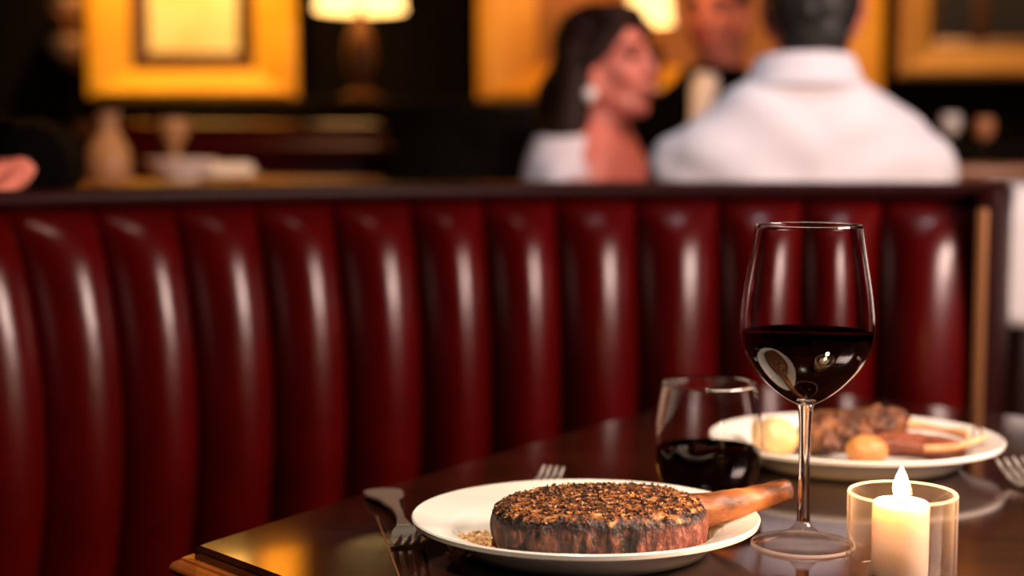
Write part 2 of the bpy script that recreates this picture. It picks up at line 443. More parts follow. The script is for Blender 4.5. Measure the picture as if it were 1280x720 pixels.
# ================================================================== TABLE
corner = [(-0.215, 0.994), (0.278, 1.70), (0.86, 1.16), (0.36, 0.374)]
mids = [(-0.058, 1.285), None, None, None]
def outline():
    pts = []
    def arc(p, q, bow, n=10):
        p, q = Vector((*p, 0)), Vector((*q, 0)); d = q - p; nrm = Vector((-d.y, d.x, 0)).normalized()
        return [p + d * (k / n) + nrm * bow * 4 * (k / n) * (1 - k / n) for k in range(n)]
    pts += arc(corner[0], corner[1], 0.012)
    pts += arc(corner[1], corner[2], 0.012)
    pts += arc(corner[2], corner[3], 0.0)
    pts += arc(corner[3], corner[0], 0.0)
    return pts
OUT = outline()
def inset(pts, d):
    n = len(pts); res = []
    for i in range(n):
        a, b, c = pts[i - 1], pts[i], pts[(i + 1) % n]
        t1 = (b - a).normalized(); t2 = (c - b).normalized()
        n1 = Vector((t1.y, -t1.x, 0)); n2 = Vector((t2.y, -t2.x, 0)); m = (n1 + n2); m.normalize()
        k = max(0.45, m.dot(n1)); res.append(b + m * (d / k))
    return res
table = thing('dinner_table', 'glossy dark mahogany dinner table with moulded edge in the foreground', 'table', (0.32, 1.03, 0))
tl = Vector((0.32, 1.03, 0))
def sweep_outline(prof):                                  # prof: (inset, z) closed
    bm = B(); loops = [[bm.verts.new(p - tl + Vector((0, 0, z))) for p in inset(OUT, d)] for d, z in prof]
    n = len(OUT); m = len(prof)
    for a in range(m):
        b = (a + 1) % m
        for i in range(n):
            j = (i + 1) % n; bm.faces.new((loops[a][i], loops[a][j], loops[b][j], loops[b][i]))
    return bm
bm = B()
top = [bm.verts.new(p - tl + Vector((0, 0, TZ))) for p in inset(OUT, 0.0)]
rim = [bm.verts.new(p - tl + Vector((0, 0, TZ - 0.003))) for p in inset(OUT, -0.003)]
bot = [bm.verts.new(p - tl + Vector((0, 0, TZ - 0.010))) for p in inset(OUT, -0.003)]
n = len(OUT)
bm.faces.new(top); bm.faces.new(list(reversed(bot)))
for i in range(n):
    j = (i + 1) % n
    bm.faces.new((top[i], top[j], rim[j], rim[i])); bm.faces.new((rim[i], rim[j], bot[j], bot[i]))
o = obj('tabletop', bm, 'wood', table); 
o.data.polygons.foreach_set('use_smooth', [False] * len(o.data.polygons))
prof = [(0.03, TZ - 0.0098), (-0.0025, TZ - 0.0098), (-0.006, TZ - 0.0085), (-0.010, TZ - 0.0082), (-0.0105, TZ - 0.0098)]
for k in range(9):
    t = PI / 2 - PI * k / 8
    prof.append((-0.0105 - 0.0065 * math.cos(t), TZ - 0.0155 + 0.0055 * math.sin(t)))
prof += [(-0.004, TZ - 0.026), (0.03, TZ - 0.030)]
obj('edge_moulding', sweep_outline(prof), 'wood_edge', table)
# narrow inlay line let into the top
a, b = Vector((-0.101, 1.076, 0)), Vector((-0.040, 0.745, 0))
d = (b - a); bm = B(); add_box(bm, (*((a + b) / 2 - tl).xy, TZ + 0.0001), (d.length, 0.0011, 0.0005), math.atan2(d.y, d.x))
obj('inlay_line', bm, 'strip', table, smooth=False)
obj('pedestal', lathe([(0, 0.05), (0.11, 0.05), (0.10, 0.10), (0.06, 0.16), (0.05, 0.4), (0.065, 0.6), (0.09, 0.70), (0.09, TZ - 0.02), (0, TZ - 0.02)], 40), 'wood_dark', table)
obj('pedestal_base', lathe([(0, 0), (0.27, 0), (0.27, 0.025), (0.2, 0.05), (0, 0.06)], 48), 'wood_dark', table)

# ================================================================== PLATES
def plate_mesh(rx, ry):
    prof = [(0, 0.0075), (0.70, 0.0075), (0.735, 0.0095), (0.76, 0.0145), (0.80, 0.0175), (0.97, 0.0235), (0.992, 0.0245), (1.0, 0.0235),
            (0.995, 0.0205), (0.80, 0.0125), (0.74, 0.006), (0.70, 0.001), (0.66, 0.0), (0.62, 0.0), (0.61, 0.003), (0, 0.004)]
    bm = B(); add_lathe(bm, prof, 96, sx=rx, sy=ry); return bm
PLX, PLY = 0.050, 0.987
plate = obj('dinner_plate', plate_mesh(0.1185, 0.105), 'porcelain', loc=(PLX, PLY, TZ))
tag(plate, 'cream oval dinner plate holding the large bone-in steak at front', 'plate', 'dinner plates')
PBX, PBY = 0.298, 1.262
plate2 = obj('dinner_plate', plate_mesh(0.126, 0.112), 'porcelain', loc=(PBX, PBY, TZ + 0.0005))
tag(plate2, 'blurred cream dinner plate of chopped meat behind the wine glasses', 'plate', 'dinner plates')

# ================================================================== STEAK
SX, SY, SZ = 0.057, 0.960, TZ + 0.0085
steak = thing('bone_in_steak', 'thick seared peppered steak with long rib bone on the front plate', 'steak', (SX, SY, SZ))
def steak_r(a):
    # outline seen from above: broad rounded ribeye, flatter in front, narrower at the bone
    ex, ey = 0.0690, 0.0520
    c, s = math.cos(a), math.sin(a)
    q = (abs(c) ** 2.5 / ex ** 2.5 + abs(s) ** 2.5 / ey ** 2.5) ** (-1 / 2.5)
    return q * (1 + 0.035 * math.sin(2 * a + 0.6) + 0.02 * math.sin(3 * a + 1.0))
def steak_mesh():
    bm = B(); na = 220; rings = []
    levels = []
    HT = 0.031
    for k in range(5): levels.append((0.30 + 0.58 * k / 4, 0.0))
    levels += [(0.935, 0.0008), (0.965, 0.0025)]
    for k in range(1, 15): levels.append((0.985 + 0.027 * math.sin(PI * k / 15) + 0.012 * k / 15, 0.004 + (HT - 0.009) * k / 15))
    levels += [(0.985, HT - 0.003), (0.965, HT - 0.001)]
    for k in range(28): levels.append((0.93 * (1 - k / 28) + 0.01, HT))
    for f, z in levels:
        ring = []
        for i in range(na):
            a = 2 * PI * i / na; r = steak_r(a) * f
            p = Vector((r * math.cos(a), r * math.sin(a), z))
            if z > 0.003:
                side = noise.noise(Vector((p.x * 160, p.y * 160, z * 36))) * 0.0024 + noise.noise(Vector((p.x * 60, p.y * 60, z * 14))) * 0.0014
                topn = noise.noise(p * 260) * 0.0011 + noise.noise(p * 520) * 0.0007 + noise.noise(p * 70) * 0.0012
                w = smoothf(HT - 0.006, HT, z)
                rad = Vector((math.cos(a), math.sin(a), 0))
                p += rad * side * (1 - 0.5 * w) * min(1, f * 1.2)
                p.z += topn * w + (-0.0022 * (1 - math.cos(p.x * 40)) if False else 0)
                p.z += 0.002 * w * math.sin(p.x * 28 + 1.1)
                p.z -= w * 0.004 * max(0, f - 0.86) / 0.14
            ring.append(bm.verts.new(p))
        rings.append(ring)
    for p, q in zip(rings, rings[1:]):
        for i in range(na):
            j = (i + 1) % na; bm.faces.new((p[i], p[j], q[j], q[i]))
    bm.faces.new(list(reversed(rings[0]))); bm.faces.new(rings[-1])
    return bm
obj('meat', steak_mesh(), 'steak', steak)
def bone_mesh():
    pts = catmull([(0.040, 0.012, 0.0185), (0.062, 0.018, 0.0185), (0.090, 0.030, 0.0205), (0.115, 0.042, 0.0235), (0.131, 0.050, 0.026), (0.1375, 0.0525, 0.0268)], 8)
    bm = B(); n = len(pts); rad = []
    for i in range(n):
        t = i / (n - 1); r = 0.0125 - 0.0048 * smoothf(0.1, 0.75, t)
        if t > 0.86: r *= 1 - 0.35 * ((t - 0.86) / 0.14) ** 2
        rad.append(r)
    add_tube(bm, pts, rad, 26, 1.05)
    for v in bm.verts:
        v.co += Vector((0, 0, 1)) * noise.noise(v.co * 120) * 0.0014 + Vector((0, 1, 0)) * noise.noise(v.co * 90 + Vector((5, 1, 2))) * 0.0014
    return bm
obj('bone', bone_mesh(), 'bone', steak)
# cracked pepper and herbs pressed into the crust
def grains(n, zfun, rfun, smin, smax, seed):
    rnd = random.Random(seed); bm = B()
    for _ in range(n):
        x, y = rfun(rnd); z = zfun(x, y, rnd); s = rnd.uniform(smin, smax)
        q = bmesh.ops.create_icosphere(bm, subdivisions=1, radius=s)
        mt = Matrix.Translation((x, y, z)) @ Matrix.Rotation(rnd.uniform(0, 6), 4, Vector((rnd.random(), rnd.random(), rnd.random() + .1)).normalized()) @ Matrix.Diagonal((1, rnd.uniform(0.5, 1), rnd.uniform(0.4, 0.8), 1))
        bmesh.ops.transform(bm, matrix=mt, verts=q['verts'])
    return bm
def on_top(rnd):
    a = rnd.uniform(0, 2 * PI); f = math.sqrt(rnd.random()) * 0.985; r = steak_r(a) * f
    return r * math.cos(a), r * math.sin(a)
def ztop(x, y, rnd):
    f = math.hypot(x, y) / steak_r(math.atan2(y, x))
    return 0.031 + 0.002 * math.sin(x * 28 + 1.1) - 0.004 * max(0, f - 0.86) / 0.14 + noise.noise(Vector((x, y, 0.031)) * 70) * 0.0012 + rnd.uniform(-0.0002, 0.0008)
g = obj('pepper_crust', grains(1000, ztop, on_top, 0.0006, 0.0019, 3), 'pepper', steak, smooth=False); g['kind'] = 'stuff'
# crumbs beside the steak
def crumb_xy(rnd):
    while True:
        x, y = rnd.gauss(0, 0.014), rnd.gauss(0, 0.016)
        if abs(x) < 0.026 and abs(y) < 0.03: return x, y
cr = obj('toasted_crumbs', grains(620, lambda x, y, r: r.uniform(0.0008, 0.0034) * max(0.3, 1 - math.hypot(x, y) / 0.03), crumb_xy, 0.0009, 0.0025, 9), 'crumb', smooth=False, loc=(-0.0165, 0.968, TZ + 0.0078))
tag(cr, 'scatter of toasted golden crumbs on the plate left of the steak', 'crumbs', kind='stuff')

# ================================================================== GLASSES
GX, GY = 0.2005, 0.994
def split_lathe(root, parts, m, seg=96):
    for name, prof in parts:
        obj(name, lathe(prof, seg), 'thin_glass' if name == 'foot' else m, root)
wg = thing('wine_glass', 'tall stemmed wine glass half full of red wine beside the steak bone', 'glass', (GX, GY, TZ))
RB = 0.0452
def bowl_r(h):        # outer radius of the bowl at height h above the table
    ctrl = [(0.0985, 0.0058), (0.101, 0.0110), (0.106, 0.0190), (0.114, 0.0280), (0.124, 0.0365), (0.134, 0.0420), (0.144, 0.0447), (0.152, RB), (0.162, 0.0447), (0.176, 0.0430), (0.192, 0.0403), (0.208, 0.0376), (0.2205, 0.0355)]
    if h <= ctrl[0][0]: return ctrl[0][1]
    for (h0, r0), (h1, r1) in zip(ctrl, ctrl[1:]):
        if h <= h1:
            return r0 + (r1 - r0) * (h - h0) / (h1 - h0)
    return ctrl[-1][1]
hs = [0.0985, 0.1, 0.102, 0.104] + [0.106 + 0.0025 * k for k in range(46)]
hs = [h for h in hs if h < 0.2205] + [0.2205]
def sm(h): return sum(bowl_r(h + d) for d in (-0.004, -0.002, 0, 0.002, 0.004)) / 5 if 0.104 < h < 0.216 else bowl_r(h)
outer = [(sm(h), h) for h in hs]
TW = 0.0011
inner = [(max(0.0, sm(h) - TW), h) for h in hs if h > 0.103]
bowl_prof = outer + [(outer[-1][0] - 0.0003, 0.2211), (outer[-1][0] - 0.0008, 0.2211)] + list(reversed(inner)) + [(0.010, 0.1032), (0.004, 0.1022), (0, 0.1020)]
stem_prof = [(0.0046, 0.0175), (0.0040, 0.030), (0.0037, 0.050), (0.0038, 0.070), (0.0042, 0.085), (0.0048, 0.093), (0.0052, 0.0965), (0.0058, 0.0985)]
foot_prof = [(0, 0.0008), (0.030, 0.0005), (0.0350, 0.0003), (0.0356, 0.0008), (0.0354, 0.0017), (0.034, 0.0024), (0.025, 0.0044), (0.016, 0.0070), (0.010, 0.0105), (0.0062, 0.0140), (0.0046, 0.0175)]
split_lathe(wg, [('bowl', bowl_prof), ('stem', stem_prof), ('foot', foot_prof)], 'glass')
for ch_ in wg.children:
    if ch_.name.startswith('foot'):
        ch_.data.materials.append(M['rim_glass'])
        for p in ch_.data.polygons:
            if Vector(p.center).xy.length > 0.0345: p.material_index = 1  # foot edge whitened to imitate its bright rim highlight
def liquid(inner_pts, level, eps=0.0):
    prof = [(r + eps, h) for r, h in inner_pts if h < level - 0.0006]
    rl = prof[-1][0]
    return [(0, prof[0][1] - 0.0004)] + prof + [(rl, level + 0.0007), (rl - 0.0012, level), (0, level)]
W1 = liquid([(0.004, 0.1025), (0.010, 0.1034)] + inner, 0.1475, -0.00012)
wine = obj('red_wine', lathe(W1, 96), 'wine', loc=(GX, GY, TZ)); tag(wine, 'dark red wine filling the bowl of the tall stemmed glass', 'wine')

TX, TY = 0.1555, 1.152
tum_o = [(0, 0.0), (0.026, 0.0), (0.0305, 0.0015), (0.0350, 0.006), (0.0395, 0.015), (0.0428, 0.026), (0.0440, 0.036), (0.0436, 0.047), (0.0420, 0.060), (0.0398, 0.074), (0.0378, 0.0868), (0.0375, 0.0880)]
tum_i = [(r - 0.0013, h) for r, h in tum_o if h >= 0.006]
tum_prof = tum_o + [(0.0370, 0.0886), (0.0364, 0.0880)] + list(reversed(tum_i))[1:] + [(0.028, 0.0045), (0, 0.004)]
tum = obj('stemless_glass', lathe(tum_prof, 96), 'glass', loc=(TX, TY, TZ))
tag(tum, 'round stemless tumbler of red wine behind the steak bone', 'glass')
W2 = liquid([(0.028, 0.0048)] + tum_i, 0.0350, -0.00012)
wine2 = obj('red_wine', lathe(W2, 96), 'wine', loc=(TX, TY, TZ)); tag(wine2, 'shallow pool of red wine in the stemless tumbler', 'wine')

# ================================================================== CANDLE
HX, HY = 0.2405, 0.891
hp = [(0, 0.0), (0.0322, 0.0), (0.0332, 0.001), (0.0332, 0.0605), (0.0326, 0.0618), (0.0318, 0.0618), (0.0311, 0.0605), (0.0308, 0.0125), (0.0295, 0.0105), (0, 0.0100)]
holder = obj('candle_holder', lathe(hp, 96), 'votive_glass', loc=(HX, HY, TZ))
holder.data.materials.append(M['rim_glass'])
for p in holder.data.polygons:
    if p.center.z > 0.0596: p.material_index = 1                # rim whitened to imitate a candle-lit edge
tag(holder, 'clear glass votive holder with lit candle at front right', 'candle holder')
candle = thing('candle', 'lit cream candle burning inside the clear votive holder', 'candle', (HX - 0.0008, HY, TZ + 0.0102))
wp = [(0, 0.0), (0.0168, 0.0), (0.0172, 0.0008), (0.0172, 0.0425), (0.0168, 0.0445), (0.0155, 0.0455), (0.0135, 0.0448), (0.008, 0.0434), (0, 0.0430)]
obj('wax', lathe(wp, 64), 'wax', candle)
bm = B(); add_tube(bm, [(0, 0, 0.0428), (0.0002, 0, 0.047), (0.001, 0, 0.0495)], [0.0007, 0.0007, 0.0006], 8)
obj('wick', bm, 'wick', candle)
fl = [(0, 0.0465), (0.0022, 0.0472), (0.0042, 0.0495), (0.0051, 0.0525), (0.0048, 0.0560), (0.0036, 0.0600), (0.0019, 0.0640), (0.0006, 0.0668), (0, 0.0675)]
obj('flame', lathe(fl, 24), 'flame', candle)

# ================================================================== FORKS
def make_fork(L=0.19, w_end=0.011, w_head=0.0125):
    # local +X from handle end to tine tips; sits on z = 0
    def zc(t):
        pts = [(0, 0.0022), (0.25, 0.006), (0.55, 0.0105), (0.70, 0.0075), (0.79, 0.0026), (0.86, 0.0030), (0.94, 0.0095), (1.0, 0.0165)]
        for (a, za), (b, zb) in zip(pts, pts[1:]):
            if t <= b:
                return za + (zb - za) * smoothf(a, b, t) * 0.5 + (zb - za) * ((t - a) / (b - a)) * 0.5
        return pts[-1][1]
    def hw(t):
        pts = [(0, 0.15 * w_end), (0.005, 0.5 * w_end), (0.02, 0.8 * w_end), (0.055, 1.0 * w_end), (0.13, 0.94 * w_end), (0.30, 0.0065), (0.50, 0.0034), (0.62, 0.0031), (0.69, 0.0050), (0.75, 0.82 * w_head), (0.80, w_head), (0.86, w_head)]
        for (a, wa), (b, wb) in zip(pts, pts[1:]):
            if t <= b: return wa + (wb - wa) * smoothf(a, b, t)
        return pts[-1][1]
    def strip(ts, lo, hi, th=0.0011):
        bm = B(); rings = []
        for t in ts:
            x, z = t * L, zc(t); a, b = lo(t), hi(t); e = min(0.0006, (b - a) * 0.25)
            rings.append([bm.verts.new(q) for q in ((x, a, z), (x, a + e, z + th), (x, b - e, z + th), (x, b, z), (x, b - e, z - th), (x, a + e, z - th))])
        for p, q in zip(rings, rings[1:]):
            for i in range(6):
                j = (i + 1) % 6; bm.faces.new((p[i], p[j], q[j], q[i]))
        bm.faces.new(list(reversed(rings[0]))); bm.faces.new(rings[-1])
        return bm
    hd = strip([0.70 * k / 44 for k in range(45)], lambda t: -hw(t), hw, 0.0014)
    he = strip([0.70 + 0.145 * k / 14 for k in range(15)], lambda t: -hw(t), hw, 0.0012)
    tines = []
    for k in range(4):
        c = (-1 + 2 * (k + 0.5) / 4) * w_head
        def half(t): return (w_head / 4) * (0.66 - 0.30 * smoothf(0.9, 1.0, t))
        tines.append(strip([0.843 + 0.157 * i / 14 for i in range(15)], lambda t, c=c: c - half(t), lambda t, c=c: c + half(t), 0.0010))
    return hd, he, tines
def fork(tail, tip, label, w_end=0.011, w_head=0.0125):
    tail, tip = Vector((*tail, 0)), Vector((*tip, 0)); d = tip - tail
    root = thing('fork', label, 'fork', (tail.x, tail.y, TZ + 0.0004), math.atan2(d.y, d.x), 'forks on the table')
    hd, he, ti = make_fork(d.length, w_end, w_head)
    obj('handle', hd, 'steel', root); obj('fork_head', he, 'steel', root)
    for t in ti: obj('tine', t, 'steel', root)
    return root
fork((-0.104, 1.150), (-0.064, 0.958), 'silver fork with broad handle end left of the steak plate', 0.0155, 0.0125)
fork((-0.042, 1.024), (0.034, 1.172), 'silver fork whose tine tips peek over the far rim of the steak plate', 0.007, 0.0115)
fork((0.462, 1.022), (0.413, 1.205), 'silver fork at the right edge beside the rear plate', 0.010, 0.0165)

# ================================================================== FOOD ON THE REAR PLATE
def rough_blob(prims, voxel, amp, freq, seed, sm_=2):
    bm = B()
    for p in prims: ell(bm, *p) if len(p) <= 3 else cap(bm, *p)
    me = fuse(bm, voxel, sm_)
    off = Vector((seed, seed * 2.1, 0.3))
    for v in me.vertices:
        k = noise.noise(v.co * freq + off) * amp + noise.noise(v.co * freq * 2.3 + off) * amp * 0.5
        v.co += v.normal * k
    return me
pz = TZ + 0.0085
def E(x, y, z): return Matrix.Rotation(z, 3, 'Z') @ Matrix.Rotation(y, 3, 'Y') @ Matrix.Rotation(x, 3, 'X')
chop = thing('carved_meat', 'heap of browned carved meat with pale rib bones on the rear plate', 'meat', (PBX, PBY, pz))
obj('meat', rough_blob([((-0.012, 0.018, 0.017), (0.036, 0.028, 0.017), E(0, 0, 0.3)), ((0.024, 0.024, 0.021), (0.030, 0.022, 0.016), E(0, -0.15, 0.1)), ((-0.030, 0.004, 0.012), (0.020, 0.022, 0.014), E(0, 0, 0))], 0.002, 0.0055, 105, 1.7), 'meat_brown', chop)
obj('cut_face', rough_blob([((0.040, 0.002, 0.009), (0.040, 0.020, 0.010), E(0, 0, -0.15)), ((0.070, -0.010, 0.008), (0.024, 0.018, 0.009), E(0, 0, 0))], 0.0025, 0.0018, 90, 4.1), 'meat_pink', chop)
bm = B(); add_tube(bm, catmull([(0.040, 0.028, 0.022), (0.065, 0.024, 0.020), (0.088, 0.012, 0.017), (0.100, 0.004, 0.017)], 6), [0.0036 + 0.001 * math.sin(k * 0.5) for k in range(19)], 12)
obj('rib_bone', bm, 'bone_pale', chop)
bm = B(); add_tube(bm, catmull([(0.052, -0.030, 0.011), (0.076, -0.033, 0.0125), (0.098, -0.026, 0.0175), (0.106, -0.022, 0.020)], 6), [0.0030] * 19, 12)
obj('rib_bone', bm, 'bone_pale', chop)
pot = obj('roast_potato', rough_blob([((0, 0, 0.012), (0.019, 0.016, 0.0135), E(0, 0.1, 0.3))], 0.002, 0.0018, 70, 8.8), 'potato', loc=(PBX + 0.000, PBY - 0.040, pz - 0.0006))
tag(pot, 'golden rounded roast potato in front of the carved meat', 'potato', 'roast potatoes')
pot2 = obj('roast_potato', rough_blob([((0, 0, 0.0145), (0.018, 0.024, 0.0155), E(0.2, 0.1, 0.2))], 0.002, 0.0016, 60, 3.3), 'potato_pale', loc=(PBX - 0.066, PBY + 0.006, pz - 0.0002))
tag(pot2, 'pale yellow potato at the left end of the rear plate', 'potato', 'roast potatoes')
ring = B(); add_tube(ring, catmull([(0.0, 0, 0.0), (-0.003, 0, 0.006), (0.000, 0.001, 0.0115), (0.004, 0.001, 0.009), (0.0048, 0, 0.003), (0.003, -0.004, -0.002)], 6), 0.0009, 8)
rg = obj('herb_sprig', ring, 'meat_brown', loc=(PBX + 0.1015, PBY - 0.012, TZ + 0.0225)); tag(rg, 'curled brown herb sprig on the right rim of the rear plate', 'herb')

# ================================================================== PEOPLE
def head_prims(bm, T, wide=1.0):
    def P(x, y, z): return T @ Vector((x, y * wide, z))
    Rm = T.to_3x3(); sc = Rm.col[0].length; Rr = (Rm * (1 / sc))
    def el(c, r): ell(bm, P(*c), tuple(k * sc for k in r), Rr)
    def cp(a, b, ra, rb, fl=1.0): cap(bm, P(*a), P(*b), ra * sc, rb * sc, fl)
    el((-0.012, 0, 0.030), (0.092, 0.074, 0.086))
    el((0.022, 0, -0.020), (0.066, 0.060, 0.082))
    el((0.046, 0, -0.078), (0.034, 0.036, 0.030))
    el((0.064, 0, -0.094), (0.019, 0.020, 0.016))
    for s in (-1, 1):
        cp((0.000, 0.055 * s, -0.045), (0.050, 0.024 * s, -0.086), 0.020, 0.016)
        el((0.056, 0.036 * s, -0.026), (0.026, 0.024, 0.024))
        el((-0.004, 0.073 * s, -0.012), (0.017, 0.008, 0.031))
        cp((0.078, 0.016 * s, 0.026), (0.066, 0.044 * s, 0.026), 0.010, 0.009)
        el((0.092, 0.010 * s, -0.030), (0.010, 0.008, 0.008))
    cp((0.084, 0, 0.016), (0.102, 0, -0.024), 0.0085, 0.0125)
    el((0.078, 0, -0.056), (0.018, 0.026, 0.017))
    cp((-0.022, 0, -0.050), (-0.036, 0, -0.165), 0.056, 0.060)

def face_parts(root, T, lips='lips', smile=True):
    Rm = T.to_3x3(); sc = Rm.col[0].length; Rr = Rm * (1 / sc)
    for s in (-1, 1):
        bm = B(); ell(bm, T @ Vector((0.0775, 0.031 * s, 0.008)), (0.010 * sc, 0.013 * sc, 0.0075 * sc), Rr, 14); obj('eye', bm, 'eye', root)
        bm = B(); cap(bm, T @ Vector((0.089, 0.017 * s, 0.030)), T @ Vector((0.074, 0.047 * s, 0.031)), 0.0034 * sc, 0.0026 * sc); obj('eyebrow', bm, 'hair', root)
    pts = [T @ Vector((0.097 - 9.0 * y * y, y, -0.060 + (11 * y * y if smile else 0))) for y in (-0.026, -0.017, -0.008, 0, 0.008, 0.017, 0.026)]
    bm = B(); add_tube(bm, pts, [0.002, 0.0042, 0.0055, 0.0055, 0.0055, 0.0042, 0.002], 10); obj('lips', bm, lips, root)
    if smile:
        pts = [T @ Vector((0.1005 - 9.0 * y * y, y, -0.060 + 11 * y * y)) for y in (-0.015, -0.008, 0, 0.008, 0.015)]
        bm = B(); add_tube(bm, pts, [0.0018, 0.0032, 0.0036, 0.0032, 0.0018], 8); obj('teeth', bm, 'teeth', root)

def hand_prims(bm, T, curl=0.5, s=1):
    # local: +X along the fingers, +Z back of hand, thumb on +Y*s side; wrist at the origin
    def P(v): return T @ Vector(v)
    cap(bm, P((0.0, 0.012, 0)), P((0.085, 0.030, 0)), 0.016, 0.012)
    cap(bm, P((0.0, 0.004, 0)), P((0.090, 0.010, 0.002)), 0.017, 0.012)
    cap(bm, P((0.0, -0.006, 0)), P((0.087, -0.010, 0.002)), 0.017, 0.012)
    cap(bm, P((0.0, -0.012, 0)), P((0.079, -0.029, 0)), 0.016, 0.011)
    for y, L, r in ((0.031, 0.072, 0.0088), (0.010, 0.080, 0.0090), (-0.010, 0.074, 0.0086), (-0.030, 0.058, 0.0076)):
        p = Vector((0.086, y, 0.001)); a = 0.10; prev = p
        for k, seg in enumerate((0.45, 0.31, 0.24)):
            a += curl * (0.55, 0.8, 0.6)[k]
            q = prev + Vector((math.cos(a) * L * seg, y * 0.05, -math.sin(a) * L * seg))
            cap(bm, P(prev), P(q), r * (1 - 0.08 * k), r * (0.93 - 0.08 * k)); prev = q
    b = [(0.020, 0.022 * s, -0.004), (0.046, 0.046 * s, -0.010), (0.070, 0.058 * s, -0.016), (0.090, 0.060 * s, -0.020)]
    for (p, q, r0, r1) in zip(b, b[1:], (0.014, 0.0105, 0.0092), (0.0105, 0.0092, 0.0075)):
        cap(bm, P(p), P(q), r0, r1)

def frame(loc, yaw, pitch=0.0, roll=0.0, sc=1.0):
    return Matrix.Translation(Vector(loc)) @ Matrix.Rotation(yaw, 4, 'Z') @ Matrix.Rotation(-pitch, 4, 'Y') @ Matrix.Rotation(roll, 4, 'X') @ Matrix.Scale(sc, 4)

TORSO = [(0.020, .056, .054, -.036), (-.020, .092, .064, -.040), (-.045, .132, .076, -.040), (-.065, .158, .084, -.038), (-.092, .194, .094, -.034), (-.133, .222, .106, -.030),
         (-.174, .234, .113, -.025), (-.25, .222, .118, -.020), (-.36, .182, .112, -.010), (-.48, .172, .112, 0.0)]
def torso(bm, T, hip, wf=1.0, df=1.0, grow=0.0, shift=0.0, z_from=1.0):
    rings = []; ex = 2.4; N = 32
    for z, hw, hd, xc in TORSO + [(hip - 0.03, .178, .120, 0.0), (hip - 0.085, .160, .105, 0.0)]:
        if z > z_from: continue
        a, b = hd * df + grow, hw * wf + grow; ring = []
        for i in range(N):
            t = 2 * PI * i / N; c, s_ = math.cos(t), math.sin(t)
            q = (abs(c) ** ex + abs(s_) ** ex) ** (-1 / ex)
            ring.append(bm.verts.new(T @ Vector((xc + shift + a * q * c, b * q * s_, z))))
        rings.append(ring)
    for p, q in zip(rings, rings[1:]):
        for i in range(N):
            j = (i + 1) % N; bm.faces.new((p[i], q[i], q[j], p[j]))
    bm.faces.new(list(reversed(rings[0]))); bm.faces.new(rings[-1])

def seated_body(bm, T, seat_z, sh=0.19, deep=0.105, arms=True, neck_z=0.0, legs=True, armpos=None, leg_yaw=None):
    # T: frame with origin at the base of the neck, +X the way the person faces
    def P(x, y, z): return T @ Vector((x, y, z))
    Rr = T.to_3x3()
    base = T.translation.z
    hip = seat_z + 0.092 - base
    torso(bm, T, hip, sh / 0.185, deep / 0.108)
    L = frame((0, 0, 0), leg_yaw) if leg_yaw is not None else T
    o3 = T.translation
    def Q(x, y, z):
        v = L.to_3x3() @ Vector((x, y, 0)); return Vector((o3.x + v.x, o3.y + v.y, o3.z + z))
    for s in (-1, 1):
        if legs:
            cap(bm, Q(0.02, 0.09 * s, hip - 0.005), Q(0.42, 0.11 * s, hip + 0.0), 0.086, 0.062)
            cap(bm, Q(0.42, 0.11 * s, hip), Q(0.40, 0.11 * s, 0.10 - base), 0.058, 0.040)
            cap(bm, Q(0.39, 0.11 * s, 0.045 - base), Q(0.55, 0.125 * s, 0.035 - base), 0.042, 0.032)
        if arms:
            el, wr = (armpos or {}).get(s, (P(0.10, (sh + 0.038) * s, -0.37), P(0.34, 0.12 * s, -0.33)))
            cap(bm, P(-0.03, (sh + 0.018) * s, -0.165), el, 0.054, 0.043)
            cap(bm, el, wr, 0.043, 0.031)

def grow_shell(bm, T, parts):
    pass

SEATZ = 0.46
# ---- man in the white shirt, back to us
mp_ = W(1000, 92, 2.50)
Tm = frame((mp_.x, 2.50, mp_.z), PI / 2)                       # faces away
man = thing('person', 'person with short greying hair and white shirt seated with back to camera', 'person', (mp_.x, 2.50, 0))
def under(root, me_or_bm, name, m):                            # build in world space, hang below the thing
    o = obj(name, me_or_bm, m, root); o.matrix_parent_inverse = Matrix.Translation(root.location).inverted(); return o
Th = frame((mp_.x + 0.026, 2.53, mp_.z + 0.128), PI / 2 - 0.14, 0.05, 0, 1.06)
bm = B(); head_prims(bm, Th, 1.05); seated_body(bm, Tm, SEATZ, 0.185, 0.108, leg_yaw=PI / 2 - 0.28)
for s in (-1, 1):
    w = Tm @ Vector((0.34, 0.12 * s, -0.33)); hand_prims(bm, frame(w, PI / 2 + 0.25 * s, -0.05), 0.5, -s)
under(man, fuse(bm, 0.006, 5), 'body', 'skin')
def shirt(T, sh, deep, grow, sleeve=True, armpos=None, hem=-0.60, voxel=0.008):
    bm = B()
    def P(x, y, z): return T @ Vector((x, y, z))
    torso(bm, T, hem, sh / 0.190, deep / 0.108, grow, 0.0, 0.03)
    for s in (-1, 1):
        if sleeve:
            el, wr = (armpos or {}).get(s, (P(0.10, (sh + 0.038) * s, -0.37), P(0.34, 0.12 * s, -0.33)))
            cap(bm, P(-0.03, (sh + 0.002) * s, -0.160), el, 0.053 + grow, 0.046 + grow); cap(bm, el, el + (wr - el) * 0.93, 0.048 + grow, 0.036 + grow)
    return bm
sh_ = fuse(shirt(Tm, 0.192, 0.108, 0.012, hem=-0.56), 0.007, 16)
for v in sh_.vertices:                                         # soft creases pulling towards the arms
    c = v.co; v.co += v.normal * (0.010 * noise.noise(Vector((c.x * 5 + c.z * 9, c.y * 7, c.z * 13 - abs(c.x - mp_.x) * 9))))
under(man, sh_, 'shirt', 'shirt')
cb = lathe([(0.098, -0.030), (0.088, -0.014), (0.080, 0.012), (0.075, 0.023), (0.070, 0.021), (0.068, -0.02), (0.070, -0.040), (0.098, -0.030)], 40)
